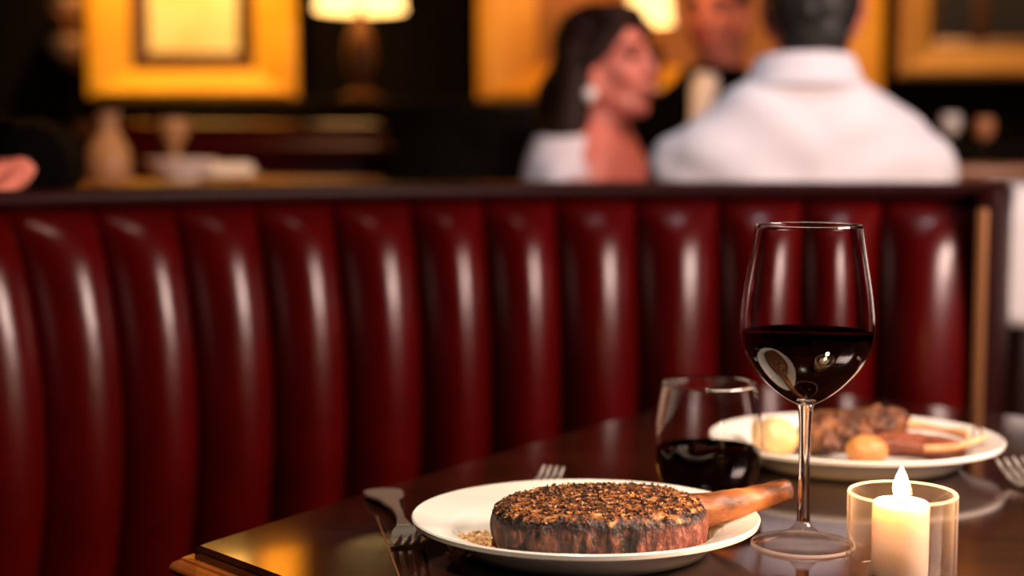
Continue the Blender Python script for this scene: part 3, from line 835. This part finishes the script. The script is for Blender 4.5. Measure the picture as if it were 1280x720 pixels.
bmesh.ops.transform(cb, matrix=Tm @ Matrix.Translation((-0.036, 0, 0.0)) @ Matrix.Rotation(0.10, 4, 'Y') @ Matrix.Diagonal((1.0, 1.08, 1, 1)), verts=cb.verts)
under(man, cb, 'collar', 'shirt')
def hair_short(T):
    bm = B(); Rm = T.to_3x3()
    ell(bm, T @ Vector((-0.022, 0, 0.044)), (0.094, 0.082, 0.086), Rm)
    ell(bm, T @ Vector((-0.050, 0, -0.010)), (0.062, 0.072, 0.070), Rm)
    ell(bm, T @ Vector((-0.066, 0, -0.056)), (0.040, 0.056, 0.044), Rm)
    ell(bm, T @ Vector((-0.070, 0, -0.092)), (0.030, 0.050, 0.034), Rm)
    me = fuse(bm, 0.006, 4)
    for v in me.vertices: v.co += v.normal * noise.noise(v.co * 60) * 0.004
    return me
under(man, hair_short(Th), 'hair', 'hair_grey')
face_parts(man, Th, smile=False)
for o in man.children: o.matrix_parent_inverse = Matrix.Translation(man.location).inverted()

# ---- smiling woman in profile
wp_ = W(754, 160, 2.92)
YAWW = -0.42
Tw = frame((wp_.x + 0.024, 2.92, wp_.z + 0.030), YAWW, 0.0)
woman = thing('person', 'smiling person with long brown hair and white top turned to the right', 'person', (wp_.x, 2.92, 0))
Twh = frame((wp_.x + 0.010, 2.915, wp_.z + 0.120), YAWW - 0.20, 0.10, 0, 0.97)
wa = {1: (Tw @ Vector((0.02, 0.23, -0.36)), Vector((wp_.x + 0.06, 3.20, 0.70))), -1: (Tw @ Vector((-0.02, -0.21, -0.37)), Vector((wp_.x - 0.10, 3.10, 0.68)))}
bm = B(); head_prims(bm, Twh, 0.97); seated_body(bm, Tw, SEATZ, 0.150, 0.092, armpos=wa, leg_yaw=PI / 2)
for s in (-1, 1): hand_prims(bm, frame(wa[s][1], PI / 2 - 0.2 * s, -0.25, 0, 0.9), 0.5, -s)
under(woman, fuse(bm, 0.006, 5), 'body', 'skin_red')
bm = B()
torso(bm, Tw, -0.50, 0.150 / 0.185, 0.092 / 0.108, 0.016, -0.030, -0.03)
torso(bm, Tw, -0.50, 0.150 / 0.185, 0.092 / 0.108, 0.017, 0.0, -0.15)
for s in (-1, 1): cap(bm, Tw @ Vector((-0.045, 0.155 * s, -0.150)), Tw @ Vector((-0.030, 0.178 * s, -0.24)), 0.062, 0.058)
under(woman, fuse(bm, 0.007, 5), 'top', 'shirt')
def hair_long(T):
    bm = B(); Rm = T.to_3x3()
    def P(x, y, z): return T @ Vector((x, y, z))
    ell(bm, P(-0.028, 0, 0.046), (0.094, 0.084, 0.086), Rm)
    ell(bm, P(0.020, 0.0, 0.088), (0.062, 0.066, 0.036), Rm)
    ell(bm, P(-0.062, 0, -0.02), (0.066, 0.085, 0.095), Rm)
    for s in (-1, 1):
        cap(bm, P(0.058, 0.050 * s, 0.070), P(0.010, 0.079 * s, 0.010), 0.020, 0.020)
        cap(bm, P(-0.030, 0.072 * s, 0.02), P(-0.060, 0.085 * s, -0.14), 0.036, 0.046)
        cap(bm, P(-0.060, 0.085 * s, -0.14), P(-0.075, 0.085 * s, -0.30), 0.046, 0.034)
        cap(bm, P(-0.085, 0.04 * s, -0.05), P(-0.125, 0.045 * s, -0.36), 0.060, 0.044)
    me = fuse(bm, 0.006, 4)
    for v in me.vertices: v.co += v.normal * noise.noise(Vector((v.co.x * 40, v.co.y * 40, v.co.z * 9))) * 0.004
    return me
under(woman, hair_long(Twh), 'hair', 'hair')
face_parts(woman, Twh)
bm = B(); ell(bm, Twh @ Vector((0.006, -0.089, -0.060)), (0.013, 0.011, 0.014)); obj('earring', bm, 'pearl', woman)
for o in woman.children: o.matrix_parent_inverse = Matrix.Translation(woman.location).inverted()

# ---- person in the dark suit beyond them
sp_ = W(888, 92, 3.72)
YAWS = -PI / 2 - 0.45
Ts = frame((sp_.x, 3.72, sp_.z), YAWS)
suit = thing('person', 'person in dark suit and open white collar between the two diners', 'person', (sp_.x, 3.72, 0))
Tsh = frame((sp_.x + 0.01, 3.70, sp_.z + 0.150), YAWS, -0.08)
bm = B(); head_prims(bm, Tsh, 1.03); seated_body(bm, Ts, 0.62, 0.180, 0.106, leg_yaw=-PI / 2 + 0.5)
for s in (-1, 1): hand_prims(bm, frame(Ts @ Vector((0.34, 0.12 * s, -0.33)), YAWS - 0.25 * s, -0.05), 0.5, -s)
under(suit, fuse(bm, 0.007, 5), 'body', 'skin')
under(suit, fuse(shirt(Ts, 0.190, 0.108, 0.018, hem=-0.52), 0.008, 6), 'jacket', 'suit')
cb = lathe([(0.078, -0.050), (0.074, -0.02), (0.069, 0.014), (0.065, 0.022), (0.062, 0.018), (0.062, -0.03), (0.066, -0.050), (0.078, -0.050)], 40)
bmesh.ops.transform(cb, matrix=Ts @ Matrix.Translation((-0.034, 0, 0.004)) @ Matrix.Rotation(0.16, 4, 'Y') @ Matrix.Diagonal((1.0, 1.02, 1, 1)), verts=cb.verts)
under(suit, cb, 'collar', 'shirt')
bm = B(); cap(bm, Ts @ Vector((0.026, 0, -0.035)), Ts @ Vector((0.078, 0, -0.15)), 0.042, 0.030); cap(bm, Ts @ Vector((0.078, 0, -0.15)), Ts @ Vector((0.088, 0, -0.27)), 0.030, 0.018)
under(suit, fuse(bm, 0.006, 4), 'shirt_front', 'shirt')
under(suit, hair_short(Tsh), 'hair', 'hair')
face_parts(suit, Tsh, smile=False)
for o in suit.children: o.matrix_parent_inverse = Matrix.Translation(suit.location).inverted()

# ---- person in black at the far left, hand laid over the booth top
hc = W(-4, 228, 1.63)
wrist = Vector((hc.x + 0.012, 1.690, 1.002)); elbow = Vector((-0.628, 1.960, 1.005))
Tl = frame((-0.94, 2.20, 1.17), -0.75)
lp = thing('person', 'person in black at left edge with hand laid over the booth top', 'person', (-0.94, 2.20, 0))
YAWL = -PI / 2 - 0.75
la = {1: (elbow, wrist), -1: (Tl @ Vector((0.03, -0.26, -0.36)), Tl @ Vector((0.10, -0.30, -0.52)))}
Tlh = frame((-0.92, 2.18, 1.31), -0.75, 0.0)
bm = B(); head_prims(bm, Tlh, 1.03); seated_body(bm, Tl, SEATZ, 0.180, 0.104, armpos=la, leg_yaw=-2.3)
hand_prims(bm, frame(la[-1][1], -2.0, -0.3), 0.5, 1)
under(lp, fuse(bm, 0.006, 5), 'body', 'skin_red')
bm = B(); hand_prims(bm, frame(wrist, YAWL, -0.16, 0, 1.1), 0.9, 1); cap(bm, wrist, elbow, 0.026, 0.032)
under(lp, fuse(bm, 0.0032, 4), 'hand', 'skin_red')
under(lp, fuse(shirt(Tl, 0.188, 0.106, 0.014, armpos=la, hem=-0.56), 0.008, 6), 'jacket', 'suit')
dcu = (elbow - wrist).normalized(); bm = B(); cap(bm, wrist + dcu * 0.016, wrist + dcu * 0.050, 0.040, 0.043)
under(lp, bm, 'cuff', 'shirt')
under(lp, hair_short(Tlh), 'hair', 'hair')
face_parts(lp, Tlh, smile=False)
for o in lp.children: o.matrix_parent_inverse = Matrix.Translation(lp.location).inverted()

# the bench the diners share, back to back with the booth
bench = thing('bench', 'red leather bench under the white shirted person beyond the booth back', 'bench', (0.56, 2.47, 0))
obj('seat', box((0, 0, 0.415), (0.52, 0.46, 0.08), 0, 0.03), 'leather', bench)
obj('plinth', box((0, -0.02, 0.19), (0.48, 0.40, 0.375), 0, 0.004), 'wood_dark', bench)
dc = thing('dining_chair', 'dark dining chair under the smiling person beyond the booth', 'chair', (wp_.x, 2.95, 0))
obj('seat', box((0, 0, 0.435), (0.34, 0.38, 0.05), 0, 0.018), 'leather_dark', dc)
obj('backrest', box((-0.02, -0.205, 0.66), (0.33, 0.035, 0.34), 0, 0.012), 'wood_dark', dc)
for a in (-0.145, 0.145):
    for b in (-0.16, 0.16): obj('leg', box((a, b, 0.205), (0.035, 0.035, 0.41), 0, 0.004), 'wood_dark', dc)
stool = thing('stool', 'dark wooden stool under the person in the dark suit', 'stool', (sp_.x, 3.72, 0))
obj('seat', lathe([(0, 0.57), (0.19, 0.57), (0.20, 0.585), (0.19, 0.61), (0, 0.615)], 32), 'leather_dark', stool)
for k in range(4):
    a = PI / 4 + k * PI / 2; bm = B(); add_tube(bm, [(0.19 * math.cos(a), 0.19 * math.sin(a), 0), (0.13 * math.cos(a), 0.13 * math.sin(a), 0.575)], [0.015, 0.018], 10); obj('leg', bm, 'wood_dark', stool)
ch = thing('armchair', 'dark leather seat under the person in black at left', 'chair', (-0.94, 2.20, 0), -2.3)
obj('seat', box((0.03, 0, 0.40), (0.50, 0.52, 0.11), 0, 0.03), 'leather_dark', ch)
obj('backrest', box((-0.27, 0, 0.62), (0.09, 0.56, 0.50), 0, 0.03), 'leather_dark', ch)
for a in (-0.2, 0.28):
    for b in (-0.24, 0.24): obj('leg', box((a, b, 0.175), (0.04, 0.04, 0.35), 0, 0.004), 'wood_dark', ch)

# ================================================================== PICTURES ON THE BACK WALL
def picture(name, label, x0, x1, z0, z1, widths, mats, y=Y1, group='gilt framed pictures on the back wall'):
    root = thing(name, label, 'picture', ((x0 + x1) / 2, y, z0), 0, group)
    cx = (x0 + x1) / 2; hw, hh = (x1 - x0) / 2, (z1 - z0) / 2
    d = 0.0; dz = 0.0
    for (nm, wdt, wz, dep0, dep1), mm in zip(widths, mats):
        bm = B(); loops = []
        for f, dep in ((0, 0.0), (0, dep0), (0.2, dep0 + 0.006), (0.85, dep1 + 0.004), (1, dep1), (1, 0.0)):
            loops.append([bm.verts.new((sx * (hw - d - f * wdt), -dep, hh + sz * (hh - dz - f * wz))) for sx, sz in ((-1, -1), (1, -1), (1, 1), (-1, 1))])
        for a in range(len(loops)):
            b = (a + 1) % len(loops)
            for i in range(4):
                j = (i + 1) % 4; bm.faces.new((loops[a][i], loops[a][j], loops[b][j], loops[b][i]))
        obj(nm, bm, mm, root, smooth=False); d += wdt; dz += wz
    bm = box((0, -0.012, hh), (2 * (hw - d) + 0.004, 0.012, 2 * (hh - dz) + 0.004))
    obj('canvas', bm, mats[-1], root, smooth=False)
    return root
DW = 5.17
pA, pB = W(112, 122, DW), W(372, 122, DW)
picture('framed_picture', 'large picture in broad gold frame with glowing pale centre at left', pA.x, pB.x, pA.z, pA.z + 1.12,
        [('frame', 0.148, 0.098, 0.05, 0.03), ('inner_frame', 0.060, 0.060, 0.03, 0.02)], ['gilt', 'gilt_dark', 'canvas_pale'])
pA, pB = W(597, 124, DW), W(1100, 124, DW)
picture('framed_picture', 'wide tan picture with gold frame behind the smiling person', pA.x, pB.x, pA.z, pA.z + 1.12,
        [('frame', 0.205, 0.11, 0.05, 0.03)], ['gilt', 'canvas_tan'])
pA, pB = W(1122, 96, DW), W(1375, 96, DW)
pr = picture('framed_picture', 'dark two panel picture in pale gold frame at right', pA.x, pB.x, pA.z, pA.z + 1.05,
        [('frame', 0.105, 0.095, 0.05, 0.035), ('inner_frame', 0.035, 0.035, 0.03, 0.02)], ['gilt_pale', 'gilt_dark', 'canvas_dark'])
xx = W(1225, 60, DW).x - (pA.x + pB.x) / 2
obj('divider', box((xx, -0.022, 0.525), (0.06, 0.02, 0.80), 0, 0.004), 'gilt_dark', pr)

# ================================================================== SIDEBOARD AND LAMPS
sbz = W(500, 128, 4.72).z
sb = thing('sideboard', 'long black wooden sideboard under the framed pictures', 'sideboard', (-0.05, 4.78, 0))
obj('carcass', box((0, 0, (sbz - 0.03) / 2), (2.3, 0.42, sbz - 0.03), 0, 0.005), 'panel', sb)
obj('worktop', box((0, -0.01, sbz - 0.015), (2.36, 0.46, 0.03), 0, 0.006), 'wood_dark', sb)
for k in range(4):
    dr = obj('door', box((-0.855 + 0.57 * k, -0.218, (sbz - 0.06) / 2 + 0.02), (0.52, 0.02, sbz - 0.16), 0, 0.006), 'panel', sb)
    kb = obj('knob', lathe([(0, 0), (0.012, 0.004), (0.014, 0.014), (0, 0.02)], 16), 'brass', dr, loc=(-0.855 + 0.57 * k + 0.2, -0.226, sbz * 0.55), rot=(PI / 2, 0, 0))
def lamp(px, bottom_py, shade_px, D, label, shade_h=0.24, body_scale=1.0):
    p = W(px, bottom_py, D); hb = p.z - sbz
    r = shade_px / F_PX * D / 2
    root = thing('table_lamp', label, 'lamp', (p.x, D, sbz), 0, 'table lamps on the sideboard')
    obj('lamp_shade', lathe([(r, hb), (r * 0.72, hb + shade_h), (r * 0.715, hb + shade_h), (r * 0.99, hb), (r, hb)], 48), 'shade', root)
    bm = lathe([(0, 0), (0.075, 0), (0.078, 0.012), (0.05, 0.022), (0.022, 0.04), (0.028, hb * 0.25), (0.050, hb * 0.50), (0.040, hb * 0.72), (0.016, hb * 0.9), (0.012, hb + 0.02), (0.008, hb + 0.07), (0, hb + 0.07)], 40)
    obj('lamp_body', bm, 'gilt_dark', root)
    bm = lathe([(0, hb + 0.06), (0.016, hb + 0.07), (0.030, hb + 0.105), (0.022, hb + 0.135), (0, hb + 0.145)], 20)
    obj('bulb', bm, 'shade', root)
    return root, Vector((p.x, D, sbz + hb + 0.10))
_, lampA = lamp(450, 13, 112, 4.66, 'lit table lamp with cream shade left of centre on the sideboard')
_, lampB = lamp(812, 30, 58, 4.66, 'lit table lamp with small cream shade behind the smiling person', 0.20)

# brass sconce left of the big frame
sc_ = W(88, 40, DW)
sco = thing('wall_sconce', 'dim brass wall sconce left of the large gold frame', 'sconce', (sc_.x, Y1, sc_.z))
obj('wall_plate', box((0, -0.012, 0.0), (0.07, 0.024, 0.26), 0, 0.008), 'gilt_dark', sco)
for z in (0.06, -0.075):
    bm = lathe([(0, 0), (0.03, 0.004), (0.055, 0.03), (0.062, 0.075), (0.058, 0.075), (0.050, 0.032), (0, 0.012)], 28); obj('cup', bm, 'ceramic_tan', sco, loc=(0, -0.09, z - 0.02))
    bm = B(); add_tube(bm, [(0, -0.02, z - 0.03), (0, -0.06, z - 0.045), (0, -0.09, z - 0.022)], 0.008, 8); obj('arm', bm, 'brass', sco)

# ================================================================== LEFT COUNTER AND FAR BOOTHS
a, b = W(46, 238, 2.55), W(478, 221, 3.25)
ctz = 0.962
a.z = b.z = ctz; d = (b - a); mid = (a + b) / 2; nrm = Vector((-d.y, d.x, 0)).normalized(); rzc = math.atan2(d.y, d.x)
ctr = thing('service_counter', 'tan wood topped service counter behind the booth at left', 'counter', (mid.x + nrm.x * 0.17, mid.y + nrm.y * 0.17, 0), rzc)
obj('worktop', box((0, 0, ctz - 0.014), (d.length, 0.36, 0.028), 0, 0.010), 'wood_tan', ctr)
obj('carcass', box((0, 0.01, (ctz - 0.028) / 2), (d.length - 0.06, 0.30, ctz - 0.028), 0, 0.004), 'panel', ctr)
def on_counter(px, off, D): 
    p = W(px, 215, D); return p.x, D
# crockery standing on it
x, y = on_counter(226, 0, 2.98)
bowlA = obj('bowl', lathe([(0, 0.0), (0.035, 0.0), (0.038, 0.006), (0.062, 0.022), (0.074, 0.043), (0.071, 0.044), (0.058, 0.024), (0.032, 0.010), (0, 0.009)], 40), 'porcelain', loc=(x, y, ctz)); tag(bowlA, 'small cream bowl on the tan counter at left', 'bowl')
x, y = on_counter(275, 0, 3.07)
pl = obj('side_plate', lathe([(0, 0.004), (0.05, 0.004), (0.085, 0.014), (0.087, 0.012), (0.055, 0.0), (0, 0.0)], 40), 'porcelain', loc=(x, y, ctz)); tag(pl, 'cream side plate beside the bowl on the tan counter', 'plate')
bm = B(); cap(bm, (-0.05, 0, 0.012), (0.05, 0.012, 0.016), 0.022, 0.020, 0.75)
npk = obj('rolled_napkin', fuse(bm, 0.004, 3), 'white_cloth', loc=(x, y, ctz + 0.0065)); tag(npk, 'rolled cream napkin lying on the side plate on the counter', 'napkin')
x, y = on_counter(136, 0, 2.83)
caf = obj('carafe', lathe([(r_ * 0.82, z_ * 0.9) for r_, z_ in [(0, 0), (0.044, 0), (0.052, 0.012), (0.054, 0.04), (0.046, 0.075), (0.026, 0.105), (0.022, 0.125), (0.030, 0.150), (0.027, 0.150), (0.018, 0.125), (0.022, 0.103), (0.042, 0.074), (0.050, 0.040), (0.046, 0.014), (0, 0.008)]], 40), 'ceramic_tan', loc=(x, y, ctz)); tag(caf, 'tan carafe on the counter below the large gold frame', 'carafe')  # opaque tan stand-in for a pale glass that would turn out dark
x, y = on_counter(218, 0, 3.16)
cup = obj('cup', lathe([(0, 0), (0.022, 0), (0.024, 0.004), (0.014, 0.03), (0.012, 0.06), (0.022, 0.080), (0.034, 0.105), (0.031, 0.128), (0.029, 0.128), (0.031, 0.106), (0.018, 0.082), (0, 0.078)], 32), 'ceramic_tan', loc=(x, y, ctz)); tag(cup, 'amber footed cup standing behind the cream bowl', 'cup')

fb = W(330, 178, 4.0)
far = thing('far_booth', 'distant red leather booth back below the large gold frame', 'booth', (-0.72, 4.05, 0))
zt = W(330, 176, 4.0).z
obj('backrest', box((0, 0.03, 0.25 + zt / 2 - 0.1), (0.74, 0.09, zt - 0.2), 0, 0.02), 'leather', far)
bm = B(); cap(bm, (-0.36, 0.0, zt - 0.03), (0.36, 0.0, zt - 0.03), 0.034, 0.034); obj('top_roll', fuse(bm, 0.008, 3), 'leather', far)
obj('seat', box((0, -0.26, 0.40), (0.74, 0.50, 0.14), 0, 0.04), 'leather', far)
obj('plinth', box((0, -0.2, 0.165), (0.72, 0.5, 0.33), 0, 0.004), 'wood_dark', far)
z2 = W(190, 152, 4.3).z
rail = thing('booth_divider', 'brown wooden divider rail behind the distant red booth', 'divider', (-1.0, 4.38, 0))
obj('panel', box((0, 0, z2 / 2 - 0.02), (0.52, 0.05, z2 - 0.04), 0, 0.004), 'panel', rail)
obj('rail', box((0, 0, z2 - 0.03), (0.56, 0.09, 0.06), 0, 0.012), 'wood_tan', rail)

# ================================================================== RIGHT: CONSOLE, GOBLETS, CLOTHED TABLE
cz = W(1225, 207, 3.05).z
con = thing('console_table', 'narrow brown console table behind the white shirted person at right', 'table', (W(1240, 207, 3.1).x + 0.08, 3.2, 0))
obj('tabletop', box((0, 0, cz - 0.015), (0.42, 0.36, 0.03), 0, 0.006), 'wood_tan', con)
for sx in (-1, 1):
    for sy in (-1, 1): obj('leg', box((sx * 0.18, sy * 0.15, (cz - 0.03) / 2), (0.035, 0.035, cz - 0.03), 0, 0.004), 'wood_dark', con)
def goblet(px, py, D, m, label):
    p = W(px, py, D); h = p.z - cz
    root = thing('goblet', label, 'goblet', (p.x, D, cz), 0, 'goblets on the console table')
    obj('bowl', lathe([(0.006, h - 0.026), (0.018, h - 0.018), (0.023, h), (0.019, h + 0.022), (0.017, h + 0.022), (0.021, h), (0.016, h - 0.015), (0, h - 0.020)], 28), m, root)
    obj('stem', lathe([(0, 0), (0.022, 0), (0.022, 0.003), (0.006, 0.008), (0.004, h * 0.5), (0.006, h - 0.026), (0, h - 0.026)], 24), 'thin_glass', root)
goblet(1188, 155, 3.12, 'frosted', 'small goblet with white bowl, left of the pair on the console')
goblet(1230, 160, 3.20, 'amber_frosted', 'small goblet with amber bowl, right of the pair on the console')
# table with a white cloth beyond the booth end
cx0 = W(1257, 300, 2.55).x; tzc = W(1270, 236, 2.55).z
ct = thing('side_table', 'dark side table under the white cloth at right edge', 'table', (cx0 + 0.32, 2.74, 0))
obj('tabletop', box((0, 0, tzc - 0.022), (0.60, 0.40, 0.03), 0, 0.004), 'wood_dark', ct)
for sx in (-1, 1):
    for sy in (-1, 1): obj('leg', box((sx * 0.26, sy * 0.16, (tzc - 0.037) / 2), (0.045, 0.045, tzc - 0.037), 0, 0.004), 'wood_dark', ct)
def cloth(w, dp, drop, zt_):
    bm = B(); N = 96; rings = []
    def per(k):                                           # rounded rectangle perimeter direction
        t = k / N * 4; s = int(t) % 4; f = t - int(t)
        c = [(-w, -dp), (w, -dp), (w, dp), (-w, dp)]; p, q = c[s], c[(s + 1) % 4]
        return p[0] + (q[0] - p[0]) * f, p[1] + (q[1] - p[1]) * f
    for j in range(13):
        v = j / 12; ring = []
        for k in range(N):
            x, y = per(k); n_ = Vector((x / w, y / dp, 0)); mx = max(abs(n_.x), abs(n_.y))
            out = 0.010 + (0.012 * math.sin(k * 0.9) + 0.006 * math.sin(k * 2.3)) * v
            dx = (1 if abs(n_.x) > 0.999 else 0) * math.copysign(1, x); dy = (1 if abs(n_.y) > 0.999 else 0) * math.copysign(1, y)
            ring.append(bm.verts.new((x + dx * out * min(1, v * 6), y + dy * out * min(1, v * 6), zt_ - drop * v - (0 if v else 0))))
        rings.append(ring)
    bm.faces.new(rings[0])
    for p, q in zip(rings, rings[1:]):
        for k in range(N):
            j = (k + 1) % N; bm.faces.new((p[k], p[j], q[j], q[k]))
    return bm
cl = obj('tablecloth', cloth(0.306, 0.206, 0.235, tzc), 'white_cloth', loc=(cx0 + 0.32, 2.74, 0))
so = cl.modifiers.new('thickness', 'SOLIDIFY'); so.thickness = 0.002; so.offset = 1
tag(cl, 'white tablecloth hanging over the side table at right edge', 'tablecloth')

# ================================================================== LIGHT
def area(name, loc, target, size, power, col, size_y=None, spread=None):
    l = bpy.data.lights.new(name, 'AREA'); l.energy = power; l.color = lin(col)[:3]
    l.size = size
    if size_y: l.shape = 'RECTANGLE'; l.size_y = size_y
    if spread: l.spread = math.radians(spread)
    o = bpy.data.objects.new(name, l); C.objects.link(o); o.location = loc
    o.rotation_euler = (Vector(target) - Vector(loc)).to_track_quat('-Z', 'Y').to_euler(); return o
def spot(name, loc, target, power, col, angle=50, blend=0.6, radius=0.05):
    l = bpy.data.lights.new(name, 'SPOT'); l.energy = power; l.color = lin(col)[:3]; l.spot_size = math.radians(angle); l.spot_blend = blend; l.shadow_soft_size = radius
    o = bpy.data.objects.new(name, l); C.objects.link(o); o.location = loc
    o.rotation_euler = (Vector(target) - Vector(loc)).to_track_quat('-Z', 'Y').to_euler(); return o
def point(name, loc, power, col, radius=0.03):
    l = bpy.data.lights.new(name, 'POINT'); l.energy = power; l.color = lin(col)[:3]; l.shadow_soft_size = radius
    o = bpy.data.objects.new(name, l); C.objects.link(o); o.location = loc; return o

spot('table_downlight', (-0.10, 0.28, 2.45), (0.10, 1.00, TZ), 140, (255, 234, 210), 30, 0.6, 0.08)
area('pendant_right', (1.25, 0.72, 1.48), (0.1, 1.7, 0.86), 0.68, 47, (255, 220, 206), 0.24)
spot('booth_downlight', (-0.15, 1.55, 2.65), (0.05, 1.95, 0.95), 5, (255, 220, 204), 50, 0.8, 0.10)
spot('diners_downlight', (0.35, 1.75, 2.65), (0.50, 2.5, 1.0), 60, (250, 244, 255), 46, 0.7, 0.12)
spot('woman_downlight', (1.1, 2.45, 2.0), (0.2, 2.92, 1.15), 40, (255, 180, 150), 34, 0.7, 0.08)
spot('suit_downlight', (0.1, 3.0, 2.4), (0.52, 3.7, 1.25), 80, (255, 186, 120), 34, 0.7, 0.08)  # unseen spot added to brighten the suited person's face
spot('picture_light_left', (-1.12, 4.75, 2.55), (-1.12, 5.17, 1.45), 230, (255, 206, 130), 75, 0.6, 0.08)
spot('picture_light_centre', (0.35, 4.6, 2.6), (0.35, 5.17, 1.4), 95, (255, 184, 104), 95, 0.6, 0.08)
spot('picture_light_right', (1.75, 4.7, 2.55), (1.72, 5.17, 1.4), 100, (255, 205, 140), 80, 0.6, 0.08)
spot('counter_downlight', (-0.6, 2.6, 2.6), (-0.62, 3.0, 0.96), 70, (255, 196, 136), 46, 0.8, 0.08)
spot('far_booth_downlight', (-0.6, 3.6, 2.6), (-0.7, 4.0, 1.0), 30, (255, 176, 116), 50, 0.8, 0.08)
spot('cloth_downlight', (1.2, 2.3, 2.6), (1.1, 2.85, 0.9), 50, (255, 232, 220), 46, 0.8, 0.08)
spot('hand_downlight', (-0.35, 1.25, 2.4), (-0.56, 1.62, 1.0), 14, (255, 210, 190), 16, 0.8, 0.06)  # narrow unseen spot, added to brighten the hand on the booth top
point('lamp_glow_left', lampA, 3.0, (255, 190, 110), 0.04)
point('lamp_glow_centre', lampB, 3.0, (255, 190, 110), 0.04)
point('candle_glow', (HX, HY, TZ + 0.088), 1.3, (255, 186, 118), 0.006)

w = bpy.data.worlds.new('dim_room'); S.world = w; w.use_nodes = True
bg = w.node_tree.nodes['Background']; bg.inputs[0].default_value = lin((70, 48, 36)); bg.inputs[1].default_value = 0.05

# ================================================================== CAMERA
cam = bpy.data.cameras.new('camera'); co = bpy.data.objects.new('camera', cam); C.objects.link(co)
cam.sensor_width = 36.0; cam.lens = 36.0 * F_PX / 1280.0; cam.clip_start = 0.02
co.location = (0, 0, CAM_Z); co.rotation_euler = (PI / 2 - PITCH, 0, 0)
cam.dof.use_dof = True; cam.dof.focus_distance = 0.962; cam.dof.aperture_fstop = 2.9
S.camera = co

S.view_settings.view_transform = 'Standard'; S.view_settings.look = 'None'
S.view_settings.exposure = 0.0; S.view_settings.gamma = 1.0; S.view_settings.use_curve_mapping = False
cy = S.cycles
try:
    cy.use_denoising = True; cy.max_bounces = 14; cy.transmission_bounces = 12; cy.transparent_max_bounces = 16
    cy.sample_clamp_indirect = 4.0; cy.sample_clamp_direct = 0.0
except Exception: pass
